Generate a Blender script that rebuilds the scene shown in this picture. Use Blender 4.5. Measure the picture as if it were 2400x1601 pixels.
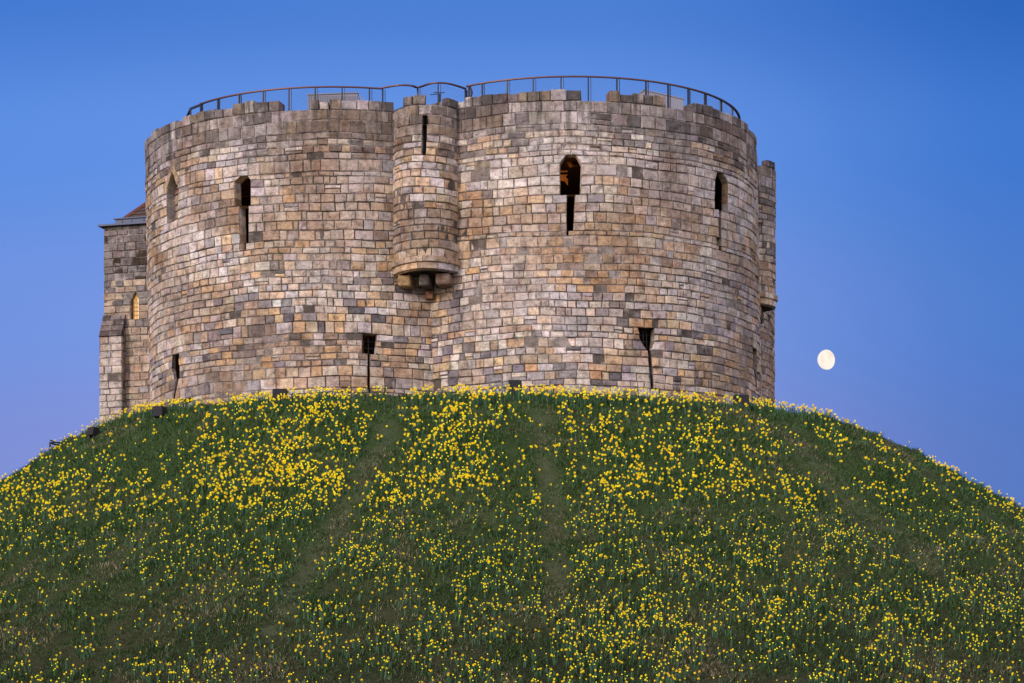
import bpy, bmesh, math, random
import numpy as np
from mathutils import Vector, Matrix, noise as mnoise

# ------------------------------------------------------------------ scene, camera, world, sun
scene = bpy.context.scene
COL = scene.collection
for o in list(bpy.data.objects):
    bpy.data.objects.remove(o, do_unlink=True)

FPX, HOR, EYE = 6000.0, 1850.0, 1.6        # focal length / horizon row of the 2400 px wide photograph, eye height
cam_d = bpy.data.cameras.new("camera")
cam = bpy.data.objects.new("camera", cam_d)
COL.objects.link(cam)
cam.location = (0, 0, EYE)
cam.rotation_euler = (math.radians(90), 0, 0)
cam_d.sensor_width = 36.0
cam_d.lens = 36.0 * FPX / 2400.0
cam_d.shift_y = (HOR - 800.5) / 2400.0
cam_d.clip_start = 0.5
cam_d.clip_end = 20000
scene.camera = cam

SUN_EL, SUN_AZ = math.radians(22), math.radians(226)   # afterglow low behind the viewer's left shoulder
world = bpy.data.worlds.new("World")
scene.world = world
world.use_nodes = True
wn, wl = world.node_tree.nodes, world.node_tree.links
for n in list(wn):
    wn.remove(n)


class NT:
    """small helper for chaining nodes"""
    def __init__(self, tree):
        self.n, self.l = tree.nodes, tree.links

    def new(self, t, **kw):
        nd = self.n.new(t)
        for k, v in kw.items():
            setattr(nd, k, v)
        return nd

    def put(self, sock, v):
        if hasattr(v, "is_output") or isinstance(v, bpy.types.NodeSocket):
            self.l.new(v, sock)
        else:
            sock.default_value = v

    def math(self, op, a, b=0.0, c=None, clamp=False):
        nd = self.new("ShaderNodeMath", operation=op, use_clamp=clamp)
        self.put(nd.inputs[0], a)
        self.put(nd.inputs[1], b)
        if c is not None:
            self.put(nd.inputs[2], c)
        return nd.outputs[0]

    def step(self, x, lo, hi, a=0.0, b=1.0):
        nd = self.new("ShaderNodeMapRange", interpolation_type="SMOOTHSTEP")
        self.put(nd.inputs["Value"], x)
        nd.inputs["From Min"].default_value = lo
        nd.inputs["From Max"].default_value = hi
        nd.inputs["To Min"].default_value = a
        nd.inputs["To Max"].default_value = b
        return nd.outputs["Result"]

    def mix(self, f, a, b, mode="MIX"):
        nd = self.new("ShaderNodeMix", data_type="RGBA", blend_type=mode)
        self.put(nd.inputs[0], f)
        for s, v in ((nd.inputs[6], a), (nd.inputs[7], b)):
            if isinstance(v, (tuple, list)) and len(v) == 3:
                v = (*v, 1.0)
            self.put(s, v)
        return nd.outputs[2]

    def ramp(self, x, stops, interp="LINEAR"):
        nd = self.new("ShaderNodeValToRGB")
        cr = nd.color_ramp
        cr.interpolation = interp
        while len(cr.elements) < len(stops):
            cr.elements.new(0.5)
        for e, (p, c) in zip(cr.elements, stops):
            e.position = p
            e.color = (*c, 1.0) if len(c) == 3 else c
        self.put(nd.inputs[0], x)
        return nd.outputs[0]

    def noise(self, vec, scale, detail=4.0, rough=0.55, dist=0.0):
        nd = self.new("ShaderNodeTexNoise")
        nd.inputs["Scale"].default_value = scale
        nd.inputs["Detail"].default_value = detail
        nd.inputs["Roughness"].default_value = rough
        nd.inputs["Distortion"].default_value = dist
        if vec is not None:
            self.l.new(vec, nd.inputs["Vector"])
        return nd.outputs["Fac"]


def lin(r, g, b):
    def f(c):
        c /= 255.0
        return c / 12.92 if c <= 0.04045 else ((c + 0.055) / 1.055) ** 2.4
    return (f(r), f(g), f(b))


w = NT(world.node_tree)
tc = w.new("ShaderNodeTexCoord")
sep = w.new("ShaderNodeSeparateXYZ")
w.l.new(tc.outputs["Generated"], sep.inputs[0])
dx, dy, dz = sep.outputs
hyp = w.math("SQRT", w.math("ADD", w.math("MULTIPLY", dx, dx), w.math("MULTIPLY", dy, dy)))
tel = w.math("DIVIDE", dz, w.math("MAXIMUM", hyp, 0.001))             # tangent of elevation
taz = w.math("DIVIDE", dx, w.math("MAXIMUM", w.math("ABSOLUTE", dy), 0.001))   # tangent of azimuth off the view axis
east = w.ramp(w.math("MULTIPLY", tel, 2.0), [
    (0.0, lin(152, 150, 208)), (0.25, lin(142, 152, 219)), (0.36, lin(128, 156, 229)),
    (0.50, lin(104, 150, 231)), (0.62, lin(76, 128, 213)), (1.0, lin(44, 90, 172))], "EASE")
dim_r = w.step(taz, 0.02, 0.21)
dim_l = w.step(taz, -0.04, -0.24)
east = w.mix(w.math("MULTIPLY", dim_r, 0.9), east, (0.30, 0.58, 0.76), "MULTIPLY")
east = w.mix(w.math("MULTIPLY", dim_l, 0.6), east, (0.60, 0.80, 0.92), "MULTIPLY")
sky = w.new("ShaderNodeTexSky", sky_type="NISHITA")
sky.sun_disc = False
sky.sun_elevation = math.radians(4.0)
sky.sun_rotation = SUN_AZ
sky.dust_density = 2.0
glow = w.mix(0.05, (1.85, 1.68, 1.78), sky.outputs[0], "ADD")          # bright pinkish western sky after sunset
west = w.mix(w.step(tel, 0.25, 2.2), glow, (0.52, 0.62, 0.95))
back = w.step(dy, 0.45, -0.35)
sky_col = w.mix(back, east, west)
sky_col = w.mix(w.step(dz, 0.0, -0.05), sky_col, (0.05, 0.06, 0.05))
bg = w.new("ShaderNodeBackground")
w.l.new(sky_col, bg.inputs[0])
bg.inputs[1].default_value = 1.0
out = w.new("ShaderNodeOutputWorld")
w.l.new(bg.outputs[0], out.inputs[0])

sun_d = bpy.data.lights.new("sun", "SUN")
sun_d.energy = 2.5
sun_d.angle = math.radians(14)
sun_d.color = (1.0, 0.91, 0.86)
sun = bpy.data.objects.new("sun", sun_d)
COL.objects.link(sun)
# direction the light travels: from behind-left of the camera towards the tower
SUN_TO = math.radians(46)
sdir = Vector((math.sin(SUN_TO) * math.cos(SUN_EL), math.cos(SUN_TO) * math.cos(SUN_EL), -math.sin(SUN_EL)))
sun.rotation_euler = sdir.to_track_quat("-Z", "Y").to_euler()

vs = scene.view_settings
vs.view_transform = "Standard"
vs.look = "None"
vs.exposure = 0.0
vs.gamma = 1.0

# ------------------------------------------------------------------ helpers


def pix(px, py, Y):
    return Vector(((px - 1200) / FPX * Y, Y, EYE + (HOR - py) / FPX * Y))


def tag(o, label=None, cat=None, group=None, kind=None):
    if label: o["label"] = label
    if cat: o["category"] = cat
    if group: o["group"] = group
    if kind: o["kind"] = kind
    return o


def empty(name, loc=(0, 0, 0), rz=0.0):
    o = bpy.data.objects.new(name, None)
    o.location = loc
    o.rotation_euler = (0, 0, rz)
    o.empty_display_size = 0.2
    COL.objects.link(o)
    return o


def link_mesh(name, me, mats, parent=None, world_coords=True):
    o = bpy.data.objects.new(name, me)
    COL.objects.link(o)
    for m in (mats if isinstance(mats, (list, tuple)) else [mats]):
        me.materials.append(m)
    if parent is not None:
        o.parent = parent
        if world_coords:
            o.matrix_parent_inverse = Matrix.LocRotScale(parent.location, parent.rotation_euler, None).inverted()
    return o


class MB:
    """mesh builder: collects polygons (with a colour per vertex) and makes ONE mesh object"""
    def __init__(self):
        self.v, self.f, self.c, self.m = [], [], [], []

    def add(self, vs_, fs, col=(0.3, 0.3, 0.3), mat=0):
        b = len(self.v)
        self.v.extend([tuple(p) for p in vs_])
        if col and isinstance(col[0], (tuple, list)):
            self.c.extend(col)
        else:
            self.c.extend([col] * len(vs_))
        for f in fs:
            self.f.append([b + i for i in f])
            self.m.append(mat)

    def box(self, M, sx, sy, sz, col=(0.3, 0.3, 0.3), mat=0):
        vs_ = [M @ Vector((x * sx / 2, y * sy / 2, z * sz / 2)) for z in (-1, 1) for y in (-1, 1) for x in (-1, 1)]
        self.add(vs_, [(0, 2, 3, 1), (4, 5, 7, 6), (0, 1, 5, 4), (2, 6, 7, 3), (0, 4, 6, 2), (1, 3, 7, 5)], col, mat)

    def bar(self, a, b, wd, ht, col=(0.3, 0.3, 0.3), mat=0):
        a, b = Vector(a), Vector(b)
        d = b - a
        L = d.length
        q = d.to_track_quat("Y", "Z")
        self.box(Matrix.Translation((a + b) / 2) @ q.to_matrix().to_4x4(), wd, L, ht, col, mat)

    def tube(self, pts, r, n=6, col=(0.3, 0.3, 0.3), mat=0):
        pts = [Vector(p) for p in pts]
        vs_, fs = [], []
        for i, p in enumerate(pts):
            d = (pts[min(i + 1, len(pts) - 1)] - pts[max(i - 1, 0)]).normalized()
            q = d.to_track_quat("Y", "Z")
            for k in range(n):
                a = 2 * math.pi * k / n
                vs_.append(p + q @ Vector((r * math.cos(a), 0, r * math.sin(a))))
        for i in range(len(pts) - 1):
            for k in range(n):
                k2 = (k + 1) % n
                fs.append((i * n + k, i * n + k2, (i + 1) * n + k2, (i + 1) * n + k))
        fs.append(tuple(range(n - 1, -1, -1)))
        fs.append(tuple((len(pts) - 1) * n + k for k in range(n)))
        self.add(vs_, fs, col, mat)

    def build(self, name, mats, parent=None, smooth=False):
        me = bpy.data.meshes.new(name)
        me.from_pydata(self.v, [], self.f)
        me.polygons.foreach_set("material_index", self.m)
        if smooth:
            me.polygons.foreach_set("use_smooth", [True] * len(self.f))
        ca = me.color_attributes.new("Col", "FLOAT_COLOR", "POINT")
        arr = np.ones((len(self.v), 4), dtype=np.float32)
        arr[:, :3] = np.array(self.c, dtype=np.float32)
        ca.data.foreach_set("color", arr.ravel())
        me.update()
        return link_mesh(name, me, mats, parent)


def bevel_box(size, bev, seg=2, jitter=0.0, rng=random):
    bm = bmesh.new()
    bmesh.ops.create_cube(bm, size=1.0)
    for v in bm.verts:
        v.co = Vector((v.co.x * size[0], v.co.y * size[1], v.co.z * size[2]))
        v.co += Vector([rng.uniform(-jitter, jitter) for _ in range(3)])
    bmesh.ops.bevel(bm, geom=bm.edges[:], offset=bev, segments=seg, affect="EDGES", profile=0.6)
    me = bpy.data.meshes.new("block")
    bm.to_mesh(me)
    bm.free()
    return me


# ------------------------------------------------------------------ materials
def material(name):
    m = bpy.data.materials.new(name)
    m.use_nodes = True
    t = NT(m.node_tree)
    b = m.node_tree.nodes["Principled BSDF"]
    return m, t, b


def simple(name, col, rough=0.6, metal=0.0, noise=0.0, nscale=20.0, bump=0.0):
    m, t, b = material(name)
    b.inputs["Roughness"].default_value = rough
    b.inputs["Metallic"].default_value = metal
    if noise or bump:
        g = t.new("ShaderNodeNewGeometry").outputs["Position"]
        f = t.noise(g, nscale, 5.0, 0.6)
        c = t.mix(f, tuple(x * (1 - noise) for x in col), tuple(min(1, x * (1 + noise)) for x in col))
        t.l.new(c, b.inputs["Base Color"])
        if bump:
            bp = t.new("ShaderNodeBump")
            bp.inputs["Strength"].default_value = bump
            bp.inputs["Distance"].default_value = 0.02
            t.l.new(f, bp.inputs["Height"])
            t.l.new(bp.outputs[0], b.inputs["Normal"])
    else:
        b.inputs["Base Color"].default_value = (*col, 1)
    return m


def stone_material():
    m, t, b = material("weathered_limestone")
    at = t.new("ShaderNodeAttribute", attribute_name="Col")
    g = t.new("ShaderNodeNewGeometry")
    pos = g.outputs["Position"]
    col = at.outputs["Color"]
    # bedding streaks inside the stone, soft mottling, fine grain
    mp = t.new("ShaderNodeMapping")
    mp.inputs["Scale"].default_value = (1.6, 1.6, 14.0)
    t.l.new(pos, mp.inputs[0])
    bed = t.noise(mp.outputs[0], 2.0, 5.0, 0.65, 0.6)
    mot = t.noise(pos, 5.5, 6.0, 0.65)
    fine = t.noise(pos, 21.0, 6.0, 0.78)
    big = t.noise(pos, 0.55, 4.0, 0.6)
    col = t.mix(1.0, col, t.ramp(mot, [(0.30, (0.46, 0.43, 0.42)), (0.5, (1, 1, 1)), (0.70, (1.28, 1.28, 1.28))]), "MULTIPLY")
    col = t.mix(0.7, col, t.ramp(bed, [(0.30, (0.66, 0.64, 0.64)), (0.52, (1, 1, 1)), (0.75, (1.14, 1.12, 1.10))]), "MULTIPLY")
    col = t.mix(0.8, col, t.ramp(fine, [(0.32, (0.46, 0.43, 0.42)), (0.5, (1, 1, 1)), (0.68, (1.22, 1.22, 1.22))]), "MULTIPLY")
    col = t.mix(0.75, col, t.ramp(big, [(0.32, (0.74, 0.66, 0.60)), (0.5, (1, 1, 1)), (0.68, (1.10, 1.12, 1.17))]), "MULTIPLY")
    # dark pits and brown rust stains
    pit = t.noise(pos, 17.0, 3.0, 0.8)
    col = t.mix(t.math("MULTIPLY", t.step(pit, 0.60, 0.72), 0.85), col, (0.045, 0.036, 0.032))
    grime = t.noise(pos, 1.9, 8.0, 0.74, 0.5)
    col = t.mix(t.math("MULTIPLY", t.step(grime, 0.53, 0.68), 0.66), col, (0.085, 0.072, 0.066))
    pale = t.noise(pos, 2.1, 6.0, 0.7)
    col = t.mix(t.math("MULTIPLY", t.step(pale, 0.54, 0.70), 0.45), col, (0.47, 0.43, 0.42))
    st = t.noise(pos, 1.7, 3.0, 0.5)
    col = t.mix(t.math("MULTIPLY", t.step(st, 0.56, 0.74), 0.55), col, t.mix(1.0, col, (0.72, 0.50, 0.32), "MULTIPLY"))
    # rain streaks hanging from the parapet
    mp2 = t.new("ShaderNodeMapping")
    mp2.inputs["Scale"].default_value = (5.0, 5.0, 0.55)
    t.l.new(pos, mp2.inputs[0])
    drip = t.noise(mp2.outputs[0], 1.0, 5.0, 0.65)
    sp = t.new("ShaderNodeSeparateXYZ")
    t.l.new(pos, sp.inputs[0])
    high = t.step(sp.outputs[2], 20.0, 22.6)
    dk = t.math("MULTIPLY", t.step(drip, 0.47, 0.66), t.math("MULTIPLY_ADD", high, 0.66, 0.20))
    col = t.mix(dk, col, (0.060, 0.052, 0.048))
    t.l.new(col, b.inputs["Base Color"])
    b.inputs["Roughness"].default_value = 0.92
    b.inputs["Specular IOR Level"].default_value = 0.2
    hgt = t.math("ADD", t.math("MULTIPLY", mot, 0.8), t.math("MULTIPLY", fine, 0.45))
    hgt = t.math("ADD", hgt, t.math("MULTIPLY", bed, 0.5))
    bp = t.new("ShaderNodeBump")
    bp.inputs["Strength"].default_value = 0.75
    bp.inputs["Distance"].default_value = 0.035
    t.l.new(hgt, bp.inputs["Height"])
    t.l.new(bp.outputs[0], b.inputs["Normal"])
    return m


def attr_material(name, rough=0.7, trans=0.0, nscale=0.0, spec=0.3):
    m, t, b = material(name)
    at = t.new("ShaderNodeAttribute", attribute_name="Col")
    t.l.new(at.outputs["Color"], b.inputs["Base Color"])
    b.inputs["Roughness"].default_value = rough
    b.inputs["Specular IOR Level"].default_value = spec
    return m


M_STONE = stone_material()
M_LEAD = simple("lead_sheet", lin(58, 66, 90), 0.55, 0.3, 0.25, 6.0, 0.2)
M_TILE = simple("clay_tile", lin(74, 56, 50), 0.85, 0.0, 0.35, 14.0, 0.4)
M_RIDGE = simple("red_ridge_tile", lin(122, 78, 66), 0.8, 0.0, 0.25, 9.0, 0.3)
M_TIMBER = simple("new_oak", lin(196, 128, 62), 0.6, 0.0, 0.3, 7.0, 0.1)
M_DARKWOOD = simple("dark_timber", lin(74, 44, 30), 0.7, 0.0, 0.3, 7.0, 0.1)
M_RAIL = simple("bronze_rail", lin(84, 56, 54), 0.5, 0.5, 0.25, 8.0)
M_POST = simple("dark_steel", lin(44, 46, 58), 0.5, 0.6, 0.2, 10.0)
M_WIRE = simple("steel_wire", lin(96, 112, 150), 0.45, 0.6)
M_CLAD = simple("grey_cladding", lin(122, 122, 134), 0.75, 0.0, 0.12, 3.0)
M_BLACK = simple("black_housing", lin(16, 16, 22), 0.85, 0.0, 0.15, 12.0)
M_LIME = simple("lime_sticker", lin(176, 214, 30), 0.5)
M_GLASS = simple("lamp_glass", (0.05, 0.05, 0.06), 0.1)
M_IRON = simple("iron_bar", lin(58, 60, 68), 0.6, 0.5, 0.2, 20.0)


def pane_material():
    m, t, b = material("lit_leaded_pane")
    g = t.new("ShaderNodeNewGeometry").outputs["Position"]
    f = t.noise(g, 4.0, 2.0)
    c = t.mix(f, lin(226, 158, 84), lin(250, 206, 128))
    t.l.new(c, b.inputs["Base Color"])
    t.l.new(c, b.inputs["Emission Color"])
    b.inputs["Emission Strength"].default_value = 0.34
    b.inputs["Roughness"].default_value = 0.3
    return m


M_PANE = pane_material()

# ------------------------------------------------------------------ plan of the tower (quatrefoil) and of the mound
LC, RL = Vector((-5.54, 84.10, 0)), 6.45
RC, RR = Vector((1.70, 82.84, 0)), 6.20
PH = math.atan2(LC.y - RC.y, RC.x - LC.x)
NDIR = Vector((-math.sin(PH), -math.cos(PH), 0))       # direction of the front re-entrant angle
EDIR = Vector((math.cos(PH), -math.sin(PH), 0))        # direction of the right one
SEP = (RC - LC).length
RBC, LBC = RC - NDIR * SEP, LC - NDIR * SEP
TC = (LC + RC + RBC + LBC) / 4
Z0, ZT = 12.7, 22.22                                  # foot (below the turf) and top of the wall under the parapet


def meet(c1, r1, c2, r2, side):
    d = c2 - c1
    L = d.length
    a = (r1 * r1 - r2 * r2 + L * L) / (2 * L)
    h = math.sqrt(max(0, r1 * r1 - a * a))
    m_ = c1 + d / L * a
    p = Vector((-d.y, d.x, 0)) / L
    q1, q2 = m_ + p * h, m_ - p * h
    return q1 if (q1 - TC).length > (q2 - TC).length else q2


N_FRONT = meet(LC, RL, RC, RR, 0)
N_RIGHT = meet(RC, RR, RBC, 6.25, 0)
N_LEFT = meet(LC, RL, LBC, 6.25, 0)
N_BACK = meet(LBC, 6.25, RBC, 6.25, 0)


def ang(c, p):
    d = p - c
    return math.atan2(d.x, -d.y)


MC = Vector((TC.x, TC.y, 0))
PR = [(0, 13.75), (11.2, 13.75), (12.2, 13.62), (13.2, 13.22), (14.4, 12.48), (16, 11.36), (18, 9.98), (22, 7.25), (26, 4.55), (30, 2.0),
      (33, 0.6), (36, 0.0), (60, -0.3)]
PRX, PRZ = np.array([p[0] for p in PR]), np.array([p[1] for p in PR])
_xs = np.linspace(0, 60, 1201)
_zs = np.interp(_xs, PRX, PRZ)
_k = np.ones(25) / 25
_zs = np.convolve(np.pad(_zs, 12, mode="edge"), _k, mode="valid")


def mound_z(x, y):
    x, y = np.asarray(x, float), np.asarray(y, float)
    dx_, dy_ = x - MC.x, y - MC.y
    rho = np.hypot(dx_, dy_) + 1e-6
    ca, sa = -dy_ / rho, dx_ / rho
    k = 1.0 + 0.07 * np.clip(sa, 0, 1) ** 2 * np.clip((rho - 12) / 5, 0, 1)
    z = np.interp(rho / k, _xs, _zs)
    z = z - 0.50 * np.clip(ca, 0, 1) ** 1.3 * np.clip((24 - rho) / 10, 0, 1) * np.clip(rho / 8, 0, 1)
    w1 = np.clip((rho - 11.5) / 3, 0, 1) * np.clip((36 - rho) / 5, 0, 1)
    bump = 0.12 * np.sin(x * 0.9 + 1.3 * np.sin(y * 0.6)) * np.sin(y * 1.1 + 0.7) + 0.05 * np.sin(x * 2.3 + y * 1.7) + 0.045 * np.sin(3.9 * x - 2.8 * y + 1.0) + 0.03 * np.sin(6.1 * x + 1.9 * np.sin(2.2 * y)) * np.sin(5.3 * y + x)
    return z + w1 * bump


def mound_hit(px, py, y0=48.0, y1=80.0, n=700):
    """where the line of sight through a photo point meets the mound (for planning positions)"""
    px, py = np.atleast_1d(np.asarray(px, float)), np.atleast_1d(np.asarray(py, float))
    Y = np.linspace(y0, y1, n)[None, :]
    X = (px[:, None] - 1200) / FPX * Y
    Z = EYE + (HOR - py[:, None]) / FPX * Y
    below = Z < mound_z(X, np.broadcast_to(Y, X.shape))
    hit = below.any(1)
    i = below.argmax(1)
    yy = Y[0, i]
    xx = (px - 1200) / FPX * yy
    return xx, yy, mound_z(xx, yy), hit


# ------------------------------------------------------------------ masonry
PAL = [  # tone, weight
    ((210, 197, 184), 0.28), ((198, 176, 154), 0.24), ((184, 158, 132), 0.17), ((208, 176, 140), 0.11), ((184, 174, 176), 0.14),
    ((158, 136, 118), 0.07), ((138, 129, 132), 0.04), ((216, 205, 200), 0.07), ((188, 150, 114), 0.02)]
PAL_TOP = [((128, 118, 113), 0.30), ((100, 93, 92), 0.24), ((158, 148, 147), 0.24), ((142, 127, 112), 0.13), ((182, 171, 168), 0.09), ((78, 73, 74), 0.06)]
PAL_GATE_LOW = [((186, 166, 146), 0.4), ((172, 150, 130), 0.3), ((152, 142, 140), 0.2), ((200, 178, 154), 0.1)]
PAL_GATE_TOP = [((132, 124, 122), 0.4), ((116, 109, 108), 0.25), ((150, 141, 139), 0.22), ((70, 58, 48), 0.13)]
ALB = 0.84


def pick(pal, rng):
    r = rng.random() * sum(p[1] for p in pal)
    for c, wt in pal:
        r -= wt
        if r <= 0:
            break
    k = rng.uniform(0.88, 1.10)
    l_ = lin(*c)
    return tuple(max(0.01, min(0.75, x * ALB * k * rng.uniform(0.96, 1.04))) for x in l_)


def cyl(c, r, lean=0.0, zref=22.0):
    def P(s, z, off):
        th = s / r
        if z < 22.0:
            z = z + 0.022 * math.sin(1.1 * s + 0.9 * z + c.x) + 0.012 * math.sin(2.9 * s - 1.7 * z)
        return Vector((c.x + (r + off) * math.sin(th) + lean * (z - zref), c.y - (r + off) * math.cos(th), z))
    return P


def cyl_px(c, r, lean, px, py, zref=22.0):
    """(s, z) on the cylinder seen at a photo point"""
    z = 17.5
    for _ in range(4):
        cx, cy = c.x + lean * (z - zref), c.y
        k = (px - 1200) / FPX
        A = k * k + 1
        B = -2 * (k * cx + cy)
        Cc = cx * cx + cy * cy - r * r
        D = B * B - 4 * A * Cc
        Y = (-B - math.sqrt(max(D, 0))) / (2 * A)
        X = k * Y
        z = EYE + (HOR - py) / FPX * Y
    return r * math.atan2(X - cx, -(Y - cy)), z


class Opening:
    """outline as (z, left, right) from top to bottom; repeats of z are steps"""
    def __init__(self, rows):
        self.r = rows
        self.top, self.bot = rows[0][0], rows[-1][0]
        self.steps = [r_[0] for r_ in rows]
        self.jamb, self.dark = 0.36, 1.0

    def at(self, z, side):
        """side +1: just above z, -1: just below"""
        z = z + 0.004 * side
        if z > self.top or z < self.bot:
            return None
        for (za, la, ra), (zb, lb, rb) in zip(self.r, self.r[1:]):
            if zb - 1e-6 <= z <= za + 1e-6 and za - zb > 0.003:
                t_ = (za - z) / (za - zb)
                return la + (lb - la) * t_, ra + (rb - ra) * t_
        return None


def opening_px(c, r, lean, rows, jamb=0.36, dark=1.0):
    fixed, last = [], None
    for y, xl, xr in rows:
        sl, z1 = cyl_px(c, r, lean, xl, y)
        sr, z2 = cyl_px(c, r, lean, xr, y)
        z_ = fixed[-1][0] if last == y else (z1 + z2) / 2
        fixed.append((z_, sl, sr))
        last = y
    o_ = Opening(fixed)
    o_.jamb, o_.dark = jamb, dark
    return o_


def make_rows(z0, z1, tops, rng, need=()):
    zs = [z1]
    for h in tops:
        zs.append(zs[-1] - h)
    while zs[-1] > z0 + 0.3:
        zs.append(zs[-1] - rng.choice((0.205, 0.22, 0.235, 0.25, 0.265, 0.285)))
    zs.append(z0)
    zs = sorted(zs)
    fixed = set()
    for q in need:
        i = min(range(len(zs)), key=lambda k: abs(zs[k] - q))
        if zs[i] in fixed:
            continue
        lo = zs[i - 1] if i > 0 else -9
        hi = zs[i + 1] if i + 1 < len(zs) else 99
        if lo + 0.14 < q < hi - 0.14:
            zs[i] = q
            fixed.add(q)
    return zs


def snap(op, zs):
    """an opening starts, steps and ends on a bed joint"""
    op.r = [(min(zs, key=lambda k: abs(k - z)), l, r) for z, l, r in op.r]
    op.top, op.bot = op.r[0][0], op.r[-1][0]


def stone(mb, P, sb0, sb1, st0, st1, z0, z1, col, rng, gap=0.0075, bev=0.018, depth=0.12, prot=None, back=False, gz=None):
    """one block: bottom edge sb0..sb1, top edge st0..st1"""
    gz = gap if gz is None else gz
    p = rng.gauss(0.0, 0.010) if prot is None else prot
    if rng.random() < 0.035:
        p -= rng.uniform(0.02, 0.05)
    o4 = [(sb0 + gap, z0 + gz), (sb1 - gap, z0 + gz), (st1 - gap, z1 - gz), (st0 + gap, z1 - gz)]
    gap = gap * rng.choice((0.5, 0.8, 1.0, 1.0, 1.4, 2.0))
    gz = gz * rng.choice((0.6, 1.0, 1.0, 1.3, 1.8))
    o4 = [(sb0 + gap, z0 + gz), (sb1 - gap, z0 + gz), (st1 - gap, z1 - gz), (st0 + gap, z1 - gz)]
    j = 0.007
    o4 = [(s + rng.uniform(-j, j), z + rng.uniform(-j, j)) for s, z in o4]
    cs, cz = sum(q[0] for q in o4) / 4, sum(q[1] for q in o4) / 4
    bs = min(bev, (sb1 - sb0) * 0.25, (z1 - z0) * 0.25)
    i4 = []
    for s, z in o4:
        e = bs * rng.uniform(0.5, 1.5)
        if rng.random() < 0.10:
            e += rng.uniform(0.01, 0.04)
        i4.append((s + (e if s < cs else -e), z + (e if z < cz else -e)))
    V = [P(s, z, p + rng.uniform(-0.005, 0.005)) for s, z in i4]
    V += [P(s, z, p - bs * 1.3) for s, z in o4]
    V += [P(s, z, p - depth) for s, z in o4]
    F = [(0, 1, 2, 3)]
    for k in range(4):
        k2 = (k + 1) % 4
        F.append((4 + k, 4 + k2, k2, k))
        F.append((8 + k, 8 + k2, 4 + k2, 4 + k))
    if back:
        F.append((11, 10, 9, 8))
    dk = tuple(x * rng.uniform(0.70, 0.95) for x in col)
    fc = [tuple(x * kk for x in col) for kk in (rng.uniform(0.84, 1.14) for _ in range(4))]
    mb.add(V, F, fc + [dk] * 4 + [dk] * 4)


ZONES = [  # photo point, depth, radius (m), tone, amount: rust-brown and sooty areas that run over many blocks
    (740, 400, 78, 1.3, (150, 122, 98), 0.55), (770, 520, 78, 1.5, (160, 132, 106), 0.55), (690, 640, 79, 0.9, (150, 122, 96), 0.5),
    (880, 330, 78, 0.8, (92, 84, 82), 0.6), (820, 280, 78, 0.7, (104, 94, 90), 0.45), (1250, 560, 76.5, 1.1, (164, 132, 104), 0.5),
    (1450, 640, 77, 1.3, (152, 124, 100), 0.5), (1400, 560, 77, 0.8, (158, 132, 108), 0.4), (480, 560, 80, 1.2, (204, 192, 184), 0.5),
    (430, 720, 81, 1.3, (196, 186, 182), 0.45), (1330, 330, 76.5, 1.3, (208, 198, 192), 0.45), (1180, 700, 76.5, 1.0, (202, 188, 180), 0.4),
    (1600, 480, 78, 1.3, (172, 160, 156), 0.45), (1720, 700, 80, 1.5, (150, 141, 144), 0.5), (990, 560, 77, 0.6, (150, 128, 106), 0.4),
    (1000, 720, 78.5, 0.7, (170, 138, 106), 0.45), (1480, 430, 77, 0.9, (166, 142, 120), 0.4), (600, 330, 80, 1.0, (190, 180, 174), 0.4)]
ZONES = [(pix(x, y, Y), r, lin(*c), am) for x, y, Y, r, c, am in ZONES]


def weather(p, col):
    """broad weathering that runs over neighbouring blocks"""
    n1 = mnoise.noise(p * 0.42)
    n2 = mnoise.noise(p * 0.55 + Vector((31, 7, 3)))
    n3 = mnoise.noise(p * 1.3 + Vector((5, 71, 9)))
    def mixc(c, d, k):
        return tuple(a + (b * ALB - a) * k for a, b in zip(c, d))
    if n1 > 0.05:
        col = mixc(col, lin(164, 136, 108), min(0.40, (n1 - 0.05) * 1.4))
    elif n1 < -0.05:
        col = mixc(col, lin(212, 204, 202), min(0.50 if p.z < 21.2 else 0.12, (-n1 - 0.05) * 1.6))
    if n2 > 0.12:
        col = mixc(col, lin(112, 104, 104), min(0.50, (n2 - 0.12) * 1.6))
    col = tuple(x * (1.0 + 0.28 * n3) for x in col)
    for q, r, c, am in ZONES:
        d = (p - q).length / r
        if d < 1.8:
            col = mixc(col, c, min(0.7, 1.1 * am) * math.exp(-d * d))
    return col


MORTAR = (0.085, 0.070, 0.060)
MORTAR_TOP = (0.30, 0.26, 0.25)


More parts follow.
